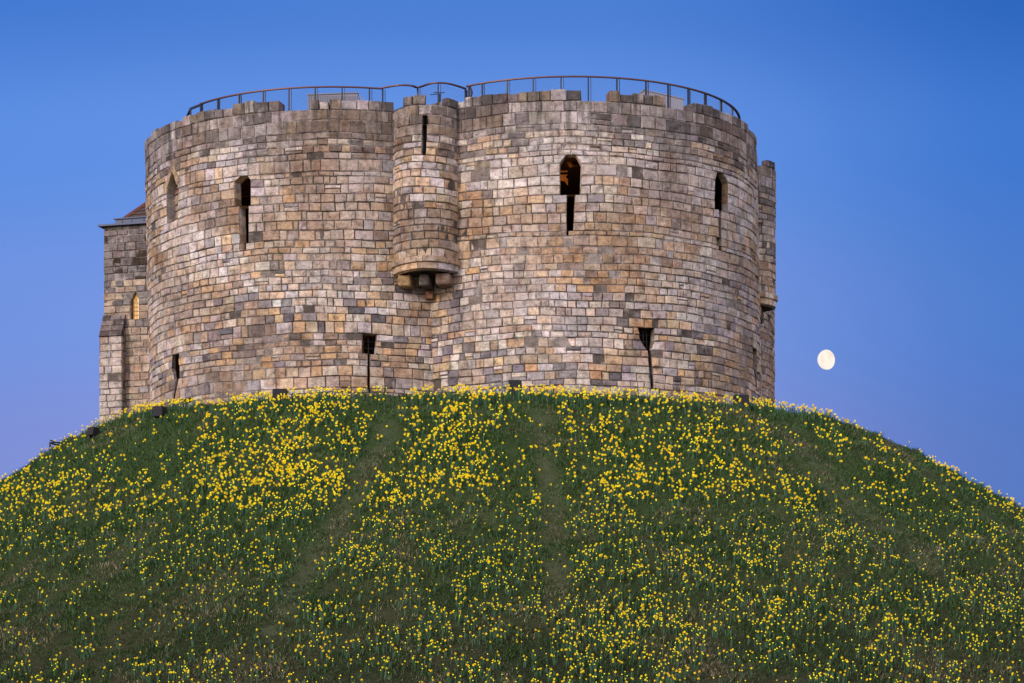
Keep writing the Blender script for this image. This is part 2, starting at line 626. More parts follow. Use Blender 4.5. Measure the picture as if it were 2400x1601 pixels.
def masonry(mb, P, s0, s1, zs, openings, palf, rng, aged=True, wmin=0.20, wmax=0.58, jamb=0.42, tops=None, parapet_z=99, mortar=MORTAR, mort_top_z=21.1,
            seg=0.45):
    nr = len(zs) - 1
    for i in range(nr):
        z0, z1 = zs[i], zs[i + 1]
        cuts = []
        for op in openings:
            a, b_ = op.at(z0, +1), op.at(z1, -1)
            if a is None and b_ is None:
                continue
            if a is None or b_ is None:
                m_ = op.at((z0 + z1) / 2, 0)
                if m_ is None:
                    continue
                a = a or m_
                b_ = b_ or m_
            cuts.append((a[0], a[1], b_[0], b_[1], op))
        cuts.sort(key=lambda q: q[0])
        spans = []
        eb, et = s0, s0
        for (bl, br, tl, tr, _o) in cuts:
            spans.append((eb, et, bl, tl))
            eb, et = br, tr
        spans.append((eb, et, s1, s1))
        mcol = MORTAR_TOP if (z0 > mort_top_z and rng.random() < 0.75) else mortar
        # mortar bed behind the blocks
        for (b0, t0, b1, t1) in spans:
            n = max(1, int(abs(b1 - b0) / seg))
            for k in range(n):
                f0, f1 = k / n, (k + 1) / n
                q = [(b0 + (b1 - b0) * f0, z0), (b0 + (b1 - b0) * f1, z0), (t0 + (t1 - t0) * f1, z1), (t0 + (t1 - t0) * f0, z1)]
                mk = mnoise.noise(P(q[0][0], z0, 0) * 0.6 + Vector((9, 2, 44))) if aged else 0.0
                mc_ = mcol if mk <= 0.0 else tuple(a + (b_ - a) * min(1, mk * 3) for a, b_ in zip(mcol, (0.23, 0.195, 0.175)))
                mb.add([P(s, z, -0.022 if mk > 0 else -0.032) for s, z in q], [(0, 1, 2, 3)], mc_)
        # reveals of the openings
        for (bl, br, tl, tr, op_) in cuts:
            jamb, dkk = op_.jamb, op_.dark  # dark scales the reveal colour down: shade inside the recess, painted in
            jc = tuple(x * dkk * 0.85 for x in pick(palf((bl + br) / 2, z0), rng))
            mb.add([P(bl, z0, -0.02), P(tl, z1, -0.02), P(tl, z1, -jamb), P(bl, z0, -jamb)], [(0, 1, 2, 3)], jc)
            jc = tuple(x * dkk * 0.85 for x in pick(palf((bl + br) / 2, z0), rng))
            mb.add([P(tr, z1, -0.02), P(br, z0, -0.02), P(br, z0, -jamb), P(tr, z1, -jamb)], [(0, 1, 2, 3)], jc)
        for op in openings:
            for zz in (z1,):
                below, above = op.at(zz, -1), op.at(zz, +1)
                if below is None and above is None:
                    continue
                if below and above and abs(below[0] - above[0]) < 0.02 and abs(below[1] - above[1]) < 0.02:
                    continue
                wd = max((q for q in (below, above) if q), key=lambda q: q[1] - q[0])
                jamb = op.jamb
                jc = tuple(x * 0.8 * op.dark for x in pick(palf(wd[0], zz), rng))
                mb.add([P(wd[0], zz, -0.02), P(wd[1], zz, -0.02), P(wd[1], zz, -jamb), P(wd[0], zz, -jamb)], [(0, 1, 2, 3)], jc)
        # the blocks
        hh = z1 - z0
        for (b0, t0, b1, t1) in spans:
            L = b1 - b0
            if L < 0.02:
                continue
            cutsx = [0.0]
            while True:
                wd = rng.triangular(wmin, wmax, wmin + (wmax - wmin) * 0.38) * (1.0 + 0.5 * max(0, hh - 0.25) / 0.1 * 0.3)
                if rng.random() < 0.07:
                    wd *= 0.5
                if cutsx[-1] + wd > L - wmin * 0.7:
                    break
                cutsx.append(cutsx[-1] + wd)
            cutsx.append(L)
            for a, b_ in zip(cutsx, cutsx[1:]):
                fa, fb = a / L, b_ / L
                sb0, sb1 = b0 + (b1 - b0) * fa, b0 + (b1 - b0) * fb
                st0 = t0 if a == 0.0 else sb0 + rng.uniform(-0.008, 0.008)
                st1 = t1 if b_ == L else sb1 + rng.uniform(-0.008, 0.008)
                if st1 - st0 < 0.05:
                    st0, st1 = min(st0, sb0), max(st1, sb1)
                sm = (sb0 + sb1) / 2
                zt_ = z1
                if tops is not None and z0 >= parapet_z - 0.02:
                    tz = tops(sm)
                    if tz is None:
                        continue
                    zt_ = z1 + tz + rng.uniform(-0.03, 0.02)
                elif z1 >= parapet_z - 0.02 and rng.random() < 0.25:
                    zt_ = z1 - rng.uniform(0, 0.03)
                pm_ = P(sm, (z0 + z1) / 2, 0)
                col = pick(palf(sm, (z0 + z1) / 2), rng)
                col = weather(pm_, col) if aged else col
                if z0 >= parapet_z - 0.4:
                    stone(mb, P, sb0, sb1, st0, st1, z0, zt_, col, rng, bev=0.022, depth=0.5, back=True, gz=0.004)
                elif rng.random() < 0.035 and z1 - z0 > 0.19 and a > 0 and b_ < L:
                    zm = z0 + (z1 - z0) * rng.uniform(0.4, 0.62)
                    stone(mb, P, sb0, sb1, sb0, sb1, z0, zm, col, rng)
                    stone(mb, P, sb0, sb1, st0, st1, zm, zt_, pick(palf(sm, zm), rng), rng)
                else:
                    stone(mb, P, sb0, sb1, st0, st1, z0, zt_, col, rng)


# ------------------------------------------------------------------ the tower
tower = empty("castle_keep", (TC.x, TC.y, 13.0))
tag(tower, "round-lobed medieval stone keep of weathered pale ashlar on top of the flowery mound", "castle keep")

LEAN_L, LEAN_R = -0.022, -0.019


def pal_main(s, z):
    if z > 21.35:
        return PAL_TOP
    if z > 20.7:
        return PAL + [((118, 106, 104), 0.25), ((96, 90, 92), 0.12)]
    if z < 17.3:
        k = math.sin(s * 0.9 + z * 0.7) * math.sin(z * 1.9 - s * 0.35)
        return PAL + [((140, 131, 136), 0.10 + 0.16 * max(0, k)), ((104, 99, 103), 0.045 + 0.06 * max(0, k)), ((212, 174, 134), 0.10 + 0.20 * max(0, -k))]
    k = math.sin(s * 0.8 + 1.7) * math.sin(z * 1.3 + s * 0.5)
    if k > 0.35 and z < 19.6:
        return PAL + [((170, 138, 108), 0.35 * k), ((150, 120, 94), 0.18 * k)]
    if z > 19.3:
        return PAL + [((206, 194, 190), 0.22)]
    return PAL


MERL = 0.32
rng = random.Random(11)
TOPROWS = [0.335, 0.375, 0.20, 0.19, 0.215, 0.19, 0.25]

ops_L = [
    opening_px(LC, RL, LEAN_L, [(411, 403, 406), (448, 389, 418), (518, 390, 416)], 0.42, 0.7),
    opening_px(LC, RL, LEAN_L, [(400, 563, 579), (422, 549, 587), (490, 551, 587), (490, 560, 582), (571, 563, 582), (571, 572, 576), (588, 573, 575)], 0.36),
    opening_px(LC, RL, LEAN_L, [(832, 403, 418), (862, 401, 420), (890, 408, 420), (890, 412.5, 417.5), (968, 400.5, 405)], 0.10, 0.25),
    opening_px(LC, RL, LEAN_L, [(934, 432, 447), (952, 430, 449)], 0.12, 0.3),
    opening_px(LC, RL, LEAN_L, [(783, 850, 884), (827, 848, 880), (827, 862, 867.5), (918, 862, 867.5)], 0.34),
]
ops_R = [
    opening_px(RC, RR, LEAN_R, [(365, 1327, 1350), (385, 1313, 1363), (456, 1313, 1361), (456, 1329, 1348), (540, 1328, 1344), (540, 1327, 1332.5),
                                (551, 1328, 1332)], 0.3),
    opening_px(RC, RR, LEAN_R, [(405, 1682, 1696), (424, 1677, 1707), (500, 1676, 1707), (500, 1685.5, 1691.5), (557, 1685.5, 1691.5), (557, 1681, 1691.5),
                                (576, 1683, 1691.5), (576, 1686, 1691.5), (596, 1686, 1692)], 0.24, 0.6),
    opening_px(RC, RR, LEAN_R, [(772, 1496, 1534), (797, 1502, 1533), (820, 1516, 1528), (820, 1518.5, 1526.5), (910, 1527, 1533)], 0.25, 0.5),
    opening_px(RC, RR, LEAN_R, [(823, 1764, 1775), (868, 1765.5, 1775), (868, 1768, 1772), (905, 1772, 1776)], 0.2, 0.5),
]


def merlons_px(c, r, lean, spans, zp=224):
    iv = [(cyl_px(c, r, lean, a, zp)[0], cyl_px(c, r, lean, b, zp)[0], h) for a, b, h in spans]

    def f(s):
        for a, b, h in iv:
            if a <= s <= b:
                return h
        return None
    return f


tops_L = merlons_px(LC, RL, LEAN_L, [(300, 352, 0.02), (352, 374, 0.0), (374, 468, -0.04), (468, 560, 0.02), (560, 610, 0.08), (610, 652, 0.02), (716, 935, 0.0)])
tops_R = merlons_px(RC, RR, LEAN_R, [(1000, 1376, 0.0), (1429, 1562, 0.0), (1628, 1752, 0.0), (1752, 1772, -0.1)])
tops_all = lambda s: 0.0 if math.sin(s * 1.3) > -0.55 else None


def lobe(mb, c, r, lean, a0, a1, ops, tops, seed):
    rng_ = random.Random(seed)
    P = cyl(c, r, lean)
    need = [z for op in ops for z in (op.steps[0], op.steps[2] if len(op.steps) > 3 else op.steps[-1], *op.steps)]
    zs = make_rows(Z0, ZT, TOPROWS, random.Random(5), need)
    for op in ops:
        snap(op, zs)
    zs = zs + [ZT + MERL]
    masonry(mb, P, a0 * r, a1 * r, zs[:-1], ops, pal_main, rng_, parapet_z=ZT)
    # merlons
    masonry_top = [ZT, ZT + MERL]
    L = (a1 - a0) * r
    s = a0 * r
    while s < a1 * r - 0.2:
        wd = rng_.uniform(0.26, 0.52)
        e = min(s + wd, a1 * r)
        h = tops((s + e) / 2)
        if h is not None:
            zt_ = ZT + MERL + h + rng_.choice((rng_.uniform(-0.02, 0.015), rng_.uniform(-0.10, 0.03)))
            stone(mb, P, s, e, s, e, ZT, zt_, pick(PAL_TOP, rng_), rng_, gap=0.007, bev=0.022, depth=0.55, back=True, gz=0.003)
        s = e
    # wall head: the walk between parapet and deck
    n = int(L / 0.4)
    for k in range(n):
        sA, sB = a0 * r + L * k / n, a0 * r + L * (k + 1) / n
        mb.add([P(sA, ZT - 0.03, -0.03), P(sB, ZT - 0.03, -0.03), P(sB, ZT - 0.03, -0.6), P(sA, ZT - 0.03, -0.6)], [(0, 1, 2, 3)], (0.12, 0.11, 0.10))
        mb.add([P(sA, ZT - 0.03, -0.6), P(sB, ZT - 0.03, -0.6), P(sB, 21.5, -0.6), P(sA, 21.5, -0.6)], [(0, 1, 2, 3)], (0.15, 0.13, 0.12))


wall = MB()
EXT = 0.07
# front-left, front-right, right-back, left-back lobes
lobe(wall, LC, RL, LEAN_L, ang(LC, N_LEFT) - EXT if ang(LC, N_LEFT) < 0 else ang(LC, N_LEFT) - 2 * math.pi - EXT, ang(LC, N_FRONT) + EXT, ops_L, tops_L, 21)
lobe(wall, RC, RR, LEAN_R, ang(RC, N_FRONT) - EXT, ang(RC, N_RIGHT) + EXT, ops_R, tops_R, 22)
lobe(wall, RBC, 6.25, 0.0, ang(RBC, N_RIGHT) - EXT, (ang(RBC, N_BACK) % (2 * math.pi)) + EXT, [], tops_all, 23)
lobe(wall, LBC, 6.25, 0.0, (ang(LBC, N_BACK) % (2 * math.pi)) - EXT, (ang(LBC, N_LEFT) % (2 * math.pi)) + EXT, [], tops_all, 24)
wall.build("wall", M_STONE, tower)

# roof deck that closes the keep just below the parapet walk
deck = MB()
for c, r in ((LC, RL), (RC, RR), (RBC, 6.25), (LBC, 6.25)):
    pts = [(c.x + (r - 0.55) * math.sin(2 * math.pi * k / 48), c.y - (r - 0.55) * math.cos(2 * math.pi * k / 48)) for k in range(48)]
    dz_ = 21.50 + 0.006 * [LC, RC, RBC, LBC].index(c)
    deck.add([(x, y, dz_) for x, y in pts] + [(x, y, dz_ - 0.3) for x, y in pts],
             [tuple(range(48)), tuple(range(95, 47, -1))] + [(k, k + 48, (k + 1) % 48 + 48, (k + 1) % 48) for k in range(48)], (0.12, 0.10, 0.08))
deck.build("roof_deck", M_DARKWOOD, tower)

# brick and rubble filling of the blocked lancet
fill = MB()
Pl = cyl(LC, RL, LEAN_L)
op = ops_L[0]
zz = op.bot
fr = random.Random(3)
while zz < op.top - 0.35:
    h = fr.uniform(0.16, 0.32)
    z1_ = min(zz + h, op.top - 0.3)
    a = op.at((zz + z1_) / 2, 0)
    colr = fr.choice([lin(150, 104, 92), lin(168, 128, 106), lin(158, 112, 98), lin(176, 150, 128)])
    stone(fill, Pl, a[0] - 0.05, a[1] + 0.05, a[0] - 0.05, a[1] + 0.05, zz, z1_, tuple(x * 0.75 for x in colr), fr, prot=-0.27 - fr.uniform(0, 0.06))
    zz = z1_
sA, sB = op.at(op.bot, +1)
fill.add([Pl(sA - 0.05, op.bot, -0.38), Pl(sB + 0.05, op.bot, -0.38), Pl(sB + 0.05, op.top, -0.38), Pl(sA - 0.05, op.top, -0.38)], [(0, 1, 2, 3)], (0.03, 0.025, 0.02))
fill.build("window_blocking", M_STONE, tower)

# two arch stones standing a little proud over the blocked lancet
arch = MB()
zt_ = op.top
for sgn in (-1, 1):
    e0 = op.at(zt_ - 0.42, 0)[0 if sgn < 0 else 1]
    e1 = op.at(zt_ - 0.03, 0)[0 if sgn < 0 else 1]
    q = [(e0, zt_ - 0.42), (e0 + sgn * 0.20, zt_ - 0.34), (e1 + sgn * 0.10, zt_ + 0.10), (e1, zt_ - 0.01)]
    F = [(0, 1, 2, 3), (7, 6, 5, 4)] + [(k, k + 4, (k + 1) % 4 + 4, (k + 1) % 4) for k in range(4)]
    arch.add([Pl(s, z, 0.022) for s, z in q] + [Pl(s, z, -0.2) for s, z in q], F, tuple(x * 0.7 for x in lin(196, 170, 140)))
arch.build("arch_head", M_STONE, tower)


# iron grilles in the two lower square windows
def grille(op, c, r, lean, zlo, zhi, nv, zh, off=-0.30):
    P = cyl(c, r, lean)
    g = MB()
    a = op.at((zlo + zhi) / 2, 0)
    for k in range(nv):
        s = a[0] + (a[1] - a[0]) * (k + 1) / (nv + 1)
        g.tube([P(s, zlo - 0.3, off), P(s, zhi + 0.05, off)], 0.011, 5)
    for z in zh:
        q = op.at(z, 0)
        g.tube([P(q[0] - 0.1, z, off + 0.02), P((q[0] + q[1]) / 2, z, off + 0.02), P(q[1] + 0.1, z, off + 0.02)], 0.009, 5)
    g.build("window_grille", M_IRON, tower)


o6, o7 = ops_L[-1], ops_R[2]
grille(o6, LC, RL, LEAN_L, o6.top - 0.55, o6.top, 1, [o6.top - 0.2, o6.top - 0.4])
grille(o7, RC, RR, LEAN_R, o7.top - 0.5, o7.top, 3, [o7.top - 0.18, o7.top - 0.38])

# oak frame of the modern deck, glimpsed through the windows
Pr = cyl(RC, RR, LEAN_R)


def beam(a, b, wd, ht, mat, name="timber_beam"):
    g = MB()
    g.bar(a, b, wd, ht)
    return g.build(name, mat, tower)


beam(pix(1322, 362, 80.0), pix(1340, 392, 80.0), 0.10, 0.10, M_TIMBER)
beam(pix(1342, 390, 80.4), pix(1368, 386, 80.0), 0.08, 0.07, M_DARKWOOD)
beam(pix(1290, 402, 79.4), pix(1330, 402, 79.4), 0.05, 0.035, M_TIMBER)
g = MB()
q = [pix(1300, 410, 79.3), pix(1331, 409, 79.3), pix(1326, 414, 79.3), pix(1331, 420, 79.3), pix(1331, 434, 79.3), pix(1324, 424, 79.3), pix(1300, 420, 79.3)]
g.add(q + [p + Vector((0, 0.08, 0)) for p in q], [tuple(range(7)), tuple(range(13, 6, -1))] + [(k, k + 7, (k + 1) % 7 + 7, (k + 1) % 7) for k in range(7)])
g.build("timber_bracket", M_TIMBER, tower)
for k in range(4):
    beam(pix(566, 436 + 8 * k, 80.6), pix(592, 436 + 8 * k - 1, 80.6), 0.06, 0.035, M_DARKWOOD, "timber_slat")
beam(pix(850, 776, 78.6), pix(848, 832, 78.6), 0.10, 0.10, M_TIMBER, "timber_post")
beam(pix(846, 789, 78.9), pix(890, 787, 78.9), 0.05, 0.03, M_TIMBER, "timber_slat")
lamp_d = bpy.data.lights.new("deck_lamp", "POINT")
lamp_d.energy = 70
lamp_d.color = (1.0, 0.62, 0.30)
lamp_d.shadow_soft_size = 0.15
lamp_o = bpy.data.objects.new("deck_lamp", lamp_d)
lamp_o.location = (0.3, 78.3, 19.9)
COL.objects.link(lamp_o)
for q in ((-6.4, 80.0, 17.6),):
    l2 = lamp_o.copy()
    l2.location = q
    COL.objects.link(l2)
for l_ in [o for o in COL.objects if o.type == "LIGHT" and o.name.startswith("deck_lamp")]:
    l_.parent = tower
    l_.matrix_parent_inverse = Matrix.Translation(tower.location).inverted()


# ------------------------------------------------------------------ corner turrets carried on corbels
def turret(c, r, slit, name_seed, tops, face, zb=17.62):
    rng_ = random.Random(name_seed)
    P = cyl(c, r)
    root = MB()
    zt = 22.20
    need = [z for o_ in slit for z in o_.steps]
    zs = make_rows(zb, zt, [0.33, 0.36, 0.20, 0.21, 0.19], random.Random(name_seed + 1), need)
    for o_ in slit:
        snap(o_, zs)
    a0, a1 = face - 1.75, face + 1.75
    masonry(root, P, a0 * r, a1 * r, zs, slit, pal_main, rng_, wmin=0.26, wmax=0.60, jamb=0.3, parapet_z=zt, seg=0.18)
    s = a0 * r
    while s < a1 * r - 0.1:
        e = min(s + rng_.uniform(0.3, 0.48), a1 * r)
        h = tops((s + e) / 2)
        if h is not None:
            stone(root, P, s, e, s, e, zt, zt + h + rng_.uniform(-0.03, 0.02), pick(PAL_TOP, rng_), rng_, bev=0.03, depth=0.3, back=True, gz=0.003)
        s = e
    n = 40
    root.add([P(r * 2 * math.pi * k / n, zt - 0.02, -0.05) for k in range(n)], [tuple(range(n))], (0.10, 0.09, 0.08))
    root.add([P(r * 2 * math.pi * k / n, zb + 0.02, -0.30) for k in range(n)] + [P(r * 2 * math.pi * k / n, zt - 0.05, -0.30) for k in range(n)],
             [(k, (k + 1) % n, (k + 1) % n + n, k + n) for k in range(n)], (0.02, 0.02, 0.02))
    to = root.build("turret", M_STONE, tower)
    # two string courses at the foot
    ring = MB()
    for (rr_, z0, z1) in ((r + 0.065, zb - 0.15, zb + 0.01), (r + 0.005, zb - 0.35, zb - 0.17)):
        Pq = cyl(c, rr_)
        s = a0 * rr_
        while s < a1 * rr_ - 0.05:
            e = min(s + rng_.uniform(0.4, 0.8), a1 * rr_)
            nn = 4
            colr = pick(PAL, rng_)
            for k in range(nn):
                sA, sB = s + (e - s) * k / nn + (0.006 if k == 0 else 0), s + (e - s) * (k + 1) / nn - (0.006 if k == nn - 1 else 0)
                V = [Pq(sA, z0, 0), Pq(sB, z0, 0), Pq(sB, z1, 0), Pq(sA, z1, 0), Pq(sA, z0 - 0.05, -0.10), Pq(sB, z0 - 0.05, -0.10),
                     Pq(sA, z1 + 0.02, -0.14), Pq(sB, z1 + 0.02, -0.14)]
                ring.add(V, [(0, 1, 2, 3), (4, 5, 1, 0), (3, 2, 7, 6)], colr)
            s = e
    for z in (zb - 0.385, zb - 0.18):
        ring.add([P(r * 2 * math.pi * k / n, z, -0.02) for k in range(n)], [tuple(range(n))], (0.10, 0.08, 0.07))
    ring.build("string_course", M_STONE, to)
    return to


FT = N_FRONT + NDIR * 0.30 + EDIR * 0.05
RT_ = N_RIGHT + EDIR * 0.50
R_T = 1.04
slit = [opening_px(FT, R_T, 0.0, [(268, 990, 1001), (280, 990, 1007), (290, 990, 1006), (296, 990, 1001), (363, 988, 998)])]
f0 = math.atan2(NDIR.x, -NDIR.y)
mt = merlons_px(FT, R_T, 0.0, [(900, 946, 0.0), (946, 1009, 0.30), (1040, 1088, 0.29)])
turret_o = turret(FT, R_T, slit, 31, lambda s: mt(s), f0)
turret_r = turret(RT_, R_T, [], 41, lambda s: 0.26 if (int(s * 1.3) % 3) else None, math.atan2(EDIR.x, -EDIR.y), 18.02)


def corbels(c, d, par, seed, zb=17.62):
    rng_ = random.Random(seed)
    side = Vector((-d.y, d.x, 0))
    tones = [lin(186, 152, 112), lin(112, 104, 100), lin(150, 124, 108)]
    for k, (u, wd, ln) in enumerate(((-0.58, 0.40, 0.66), (0.02, 0.30, 0.62), (0.60, 0.44, 0.66))):
        me = bevel_box((wd, 0.95, 0.36), 0.09, 3, 0.02, rng_)
        p = c + d * (ln - 0.475 - 0.12 * abs(u)) + side * u
        ca = me.color_attributes.new("Col", "FLOAT_COLOR", "POINT")
        arr = np.ones((len(me.vertices), 4), dtype=np.float32)
        arr[:, :3] = np.array(tones[k]) * 0.62
        ca.data.foreach_set("color", arr.ravel())
        me.transform(Matrix.Translation((p.x, p.y, zb - 0.59)) @ Matrix.Rotation(math.atan2(d.x, -d.y) , 4, "Z"))
        link_mesh("corbel", me, M_STONE, par)
    me = bevel_box((0.24, 0.5, 0.26), 0.03, 2, 0.01, rng_)
    ca = me.color_attributes.new("Col", "FLOAT_COLOR", "POINT")
    arr = np.ones((len(me.vertices), 4), dtype=np.float32)
    arr[:, :3] = np.array(lin(170, 128, 104)) * 0.62
    ca.data.foreach_set("color", arr.ravel())
    p = c - d * 0.32 + side * 0.05
    me.transform(Matrix.Translation((p.x, p.y, zb - 0.92)) @ Matrix.Rotation(math.atan2(d.x, -d.y), 4, "Z"))
    link_mesh("corbel", me, M_STONE, par)


corbels(FT, NDIR, turret_o, 7)
corbels(RT_, EDIR, turret_r, 8, 18.02)

# ------------------------------------------------------------------ gatehouse on the left
GA = math.radians(17)
GU, GV = Vector((math.cos(GA), -math.sin(GA), 0)), Vector((math.sin(GA), math.cos(GA), 0))
GO = Vector((-13.86, 86.9, 0))
gate = empty("gatehouse", (GO.x, GO.y, 13.0))
tag(gate, "square stone gatehouse with lead parapet and small lit lancet, left of the keep", "gatehouse")
GTOP = 20.68


def plane(o_, u, n):
    def P(s, z, off):
        return Vector((o_.x + u.x * s + n.x * off, o_.y + u.y * s + n.y * off, z))
    return P


def pal_gate(s, z):
    if z > 18.9:
        return PAL_GATE_TOP
    if z > 17.2:
        return PAL_GATE_TOP[:3] + PAL_GATE_LOW[:2]
    return PAL_GATE_LOW


gw = MB()
LX = 1.17     # centre of the lancet along the face
lanc = Opening([(18.42, LX - 0.01, LX + 0.02), (18.18, LX - 0.15, LX + 0.12), (17.50, LX - 0.16, LX + 0.12)])
PG = plane(GO, GU, -GV)
zs = make_rows(12.6, GTOP, [0.12, 0.2, 0.25, 0.27, 0.25, 0.28], random.Random(77), lanc.steps)
snap(lanc, zs)
masonry(gw, PG, 0.0, 5.2, zs, [lanc], pal_gate, random.Random(78), wmin=0.22, wmax=0.55, jamb=0.30, aged=False, mortar=(0.26, 0.22, 0.195), mort_top_z=18.3, seg=3)
PGs = plane(GO + GV * 5.0, -GV, -GU)
masonry(gw, PGs, 0.0, 5.0, zs, [], pal_gate, random.Random(79), wmin=0.22, wmax=0.55, aged=False, mortar=(0.26, 0.22, 0.195), mort_top_z=18.3, seg=3)
PGb = plane(GO + GV * 5.0 + GU * 5.2, -GU, GV)
masonry(gw, PGb, 0.0, 5.2, zs, [], pal_gate, random.Random(80), wmin=0.22, wmax=0.55, aged=False, mortar=(0.26, 0.22, 0.195), mort_top_z=18.3, seg=3)
gw.build("wall", M_STONE, gate)
# buttress with a weathered slope
bt = MB()
BW, BD = 0.84, 0.30
zs_b = make_rows(12.6, 16.92, [], random.Random(81))
PB = plane(GO + GV * -BD + GU * -0.02, GU, -GV)
masonry(bt, PB, 0.0, BW, zs_b, [], pal_gate, random.Random(82), wmin=0.25, wmax=0.5, seg=3)
masonry(bt, plane(GO + GV * -BD + GU * (BW - 0.02), GV, GU), 0.0, BD, zs_b, [], lambda s, z: [((120, 104, 88), 1.0)], random.Random(83), wmin=0.25, wmax=0.4, seg=3)
masonry(bt, plane(GO + GU * -0.02, -GV, -GU), 0.0, BD, zs_b, [], pal_gate, random.Random(84), wmin=0.25, wmax=0.4, seg=3)
rb = random.Random(85)
for k in range(4):
    f0_, f1_ = k / 4, (k + 1) / 4
    s = 0.0
    while s < BW - 0.05:
        e = min(BW, s + rb.uniform(0.3, 0.5))
        if BW - e < 0.12:
            e = BW
        def Q(s_, f, lift):
            return GO + GU * (s_ - 0.02) + GV * (-BD * (1 - f) - 0.03 * (1 - f) - lift * 0.9) + Vector((0, 0, 16.9 + 0.78 * f + lift * 0.35))
        V = [Q(s + 0.008, f0_ + 0.01, 0.03), Q(e - 0.008, f0_ + 0.01, 0.03), Q(e - 0.008, f1_ - 0.01, 0.02), Q(s + 0.008, f1_ - 0.01, 0.02),
             Q(s, f0_, -0.05), Q(e, f0_, -0.05), Q(e, f1_, -0.05), Q(s, f1_, -0.05)]
        bt.add(V, [(0, 1, 2, 3), (4, 5, 1, 0), (5, 6, 2, 1), (6, 7, 3, 2), (7, 4, 0, 3)], tuple(x * 0.66 for x in lin(*rb.choice([(104, 92, 90), (126, 112, 108), (88, 78, 78), (150, 136, 132)]))))
        s = e
bt.build("buttress", M_STONE, gate)
# lead-covered parapet, ledge and tiled roof
ld = MB()
Rg = Matrix.Rotation(-GA, 4, "Z")
def gpos(u, v, z):
    return GO + GU * u + GV * v + Vector((0, 0, z))
ld.box(Matrix.Translation(gpos(2.6, 2.5, GTOP + 0.035)) @ Rg, 5.5, 5.3, 0.06)
ld.box(Matrix.Translation(gpos(2.78, 2.65, GTOP + 0.18)) @ Rg, 4.95, 4.75, 0.25)
ld.box(Matrix.Translation(gpos(2.78, 2.65, GTOP + 0.315)) @ Rg, 5.05, 4.85, 0.035)
for u in (0.55, 0.9, 1.35):
    ld.box(Matrix.Translation(gpos(u, 0.265, GTOP + 0.17)) @ Rg, 0.03, 0.03, 0.17)
ld.build("lead_parapet", M_LEAD, gate)
rf = MB()
base_z = GTOP + 0.335
c4 = [gpos(0.52, 0.5, base_z), gpos(5.0, 0.5, base_z), gpos(5.0, 4.8, base_z), gpos(0.52, 4.8, base_z)]
ap = [gpos(2.75, 2.65, base_z + 2.35), gpos(4.4, 2.65, base_z + 2.35)]
def slope(a, b_, c_, d_, n):
    """tile courses as overlapping strips from the eaves a-b up to c-d"""
    up = (b_ - a).cross(d_ - a).normalized()
    if up.z < 0:
        up = -up
    for k in range(n):
        f0_, f1_ = k / n, (k + 1.15) / n
        l0, r0 = a.lerp(d_, f0_), b_.lerp(c_, f0_)
        l1, r1 = a.lerp(d_, min(1, f1_)), b_.lerp(c_, min(1, f1_))
        V = [l0 + up * 0.05, r0 + up * 0.05, r1 + up * 0.01, l1 + up * 0.01, l0 - up * 0.03, r0 - up * 0.03]
        rf.add(V, [(0, 1, 2, 3), (4, 5, 1, 0)])
slope(c4[0], c4[1], ap[1], ap[0], 16)
slope(c4[3], c4[0], ap[0], ap[0], 16)
slope(c4[2], c4[3], ap[0], ap[1], 16)
slope(c4[1], c4[2], ap[1], ap[1], 16)
ro = rf.build("roof", M_TILE, gate)
rd = MB()
for a, b_ in ((c4[0], ap[0]), (c4[3], ap[0]), (ap[0], ap[1])):
    n = 9
    for k in range(n):
        p0, p1 = a.lerp(b_, k / n + 0.006), a.lerp(b_, (k + 1) / n - 0.006)
        rd.bar(p0 + Vector((0, 0, 0.05)), p1 + Vector((0, 0, 0.05)), 0.20, 0.09)
rd.build("ridge_tiles", M_RIDGE, ro)
# lancet window: lit pane behind lead glazing bars
wf = MB()
def wq(s, z, off):
    return PG(s, z, off)
wl_, wr_ = LX - 0.16, LX + 0.12
for s in (wl_ + 0.005, (wl_ + wr_) / 2, wr_ - 0.005):
    wf.bar(wq(s, 17.5, -0.175), wq(s, 18.2, -0.175), 0.016, 0.016)
for z in (17.51, 17.66, 17.80, 17.94, 18.08):
    wf.bar(wq(wl_, z, -0.172), wq(wr_, z, -0.172), 0.010, 0.010)
win = wf.build("window", M_IRON, gate)
pn = MB()
V = [wq(wl_ - 0.02, 17.48, -0.19), wq(wr_ + 0.02, 17.48, -0.19), wq(wr_ + 0.02, 18.20, -0.19), wq(LX, 18.44, -0.19), wq(wl_ - 0.02, 18.20, -0.19)]
pn.add(V + [v + GV * 0.012 for v in V], [(0, 1, 2, 3, 4), (9, 8, 7, 6, 5)] + [(k, k + 5, (k + 1) % 5 + 5, (k + 1) % 5) for k in range(5)])
pn.build("pane", M_PANE, win)

# ------------------------------------------------------------------ railings of the roof walk
DECK = 21.52


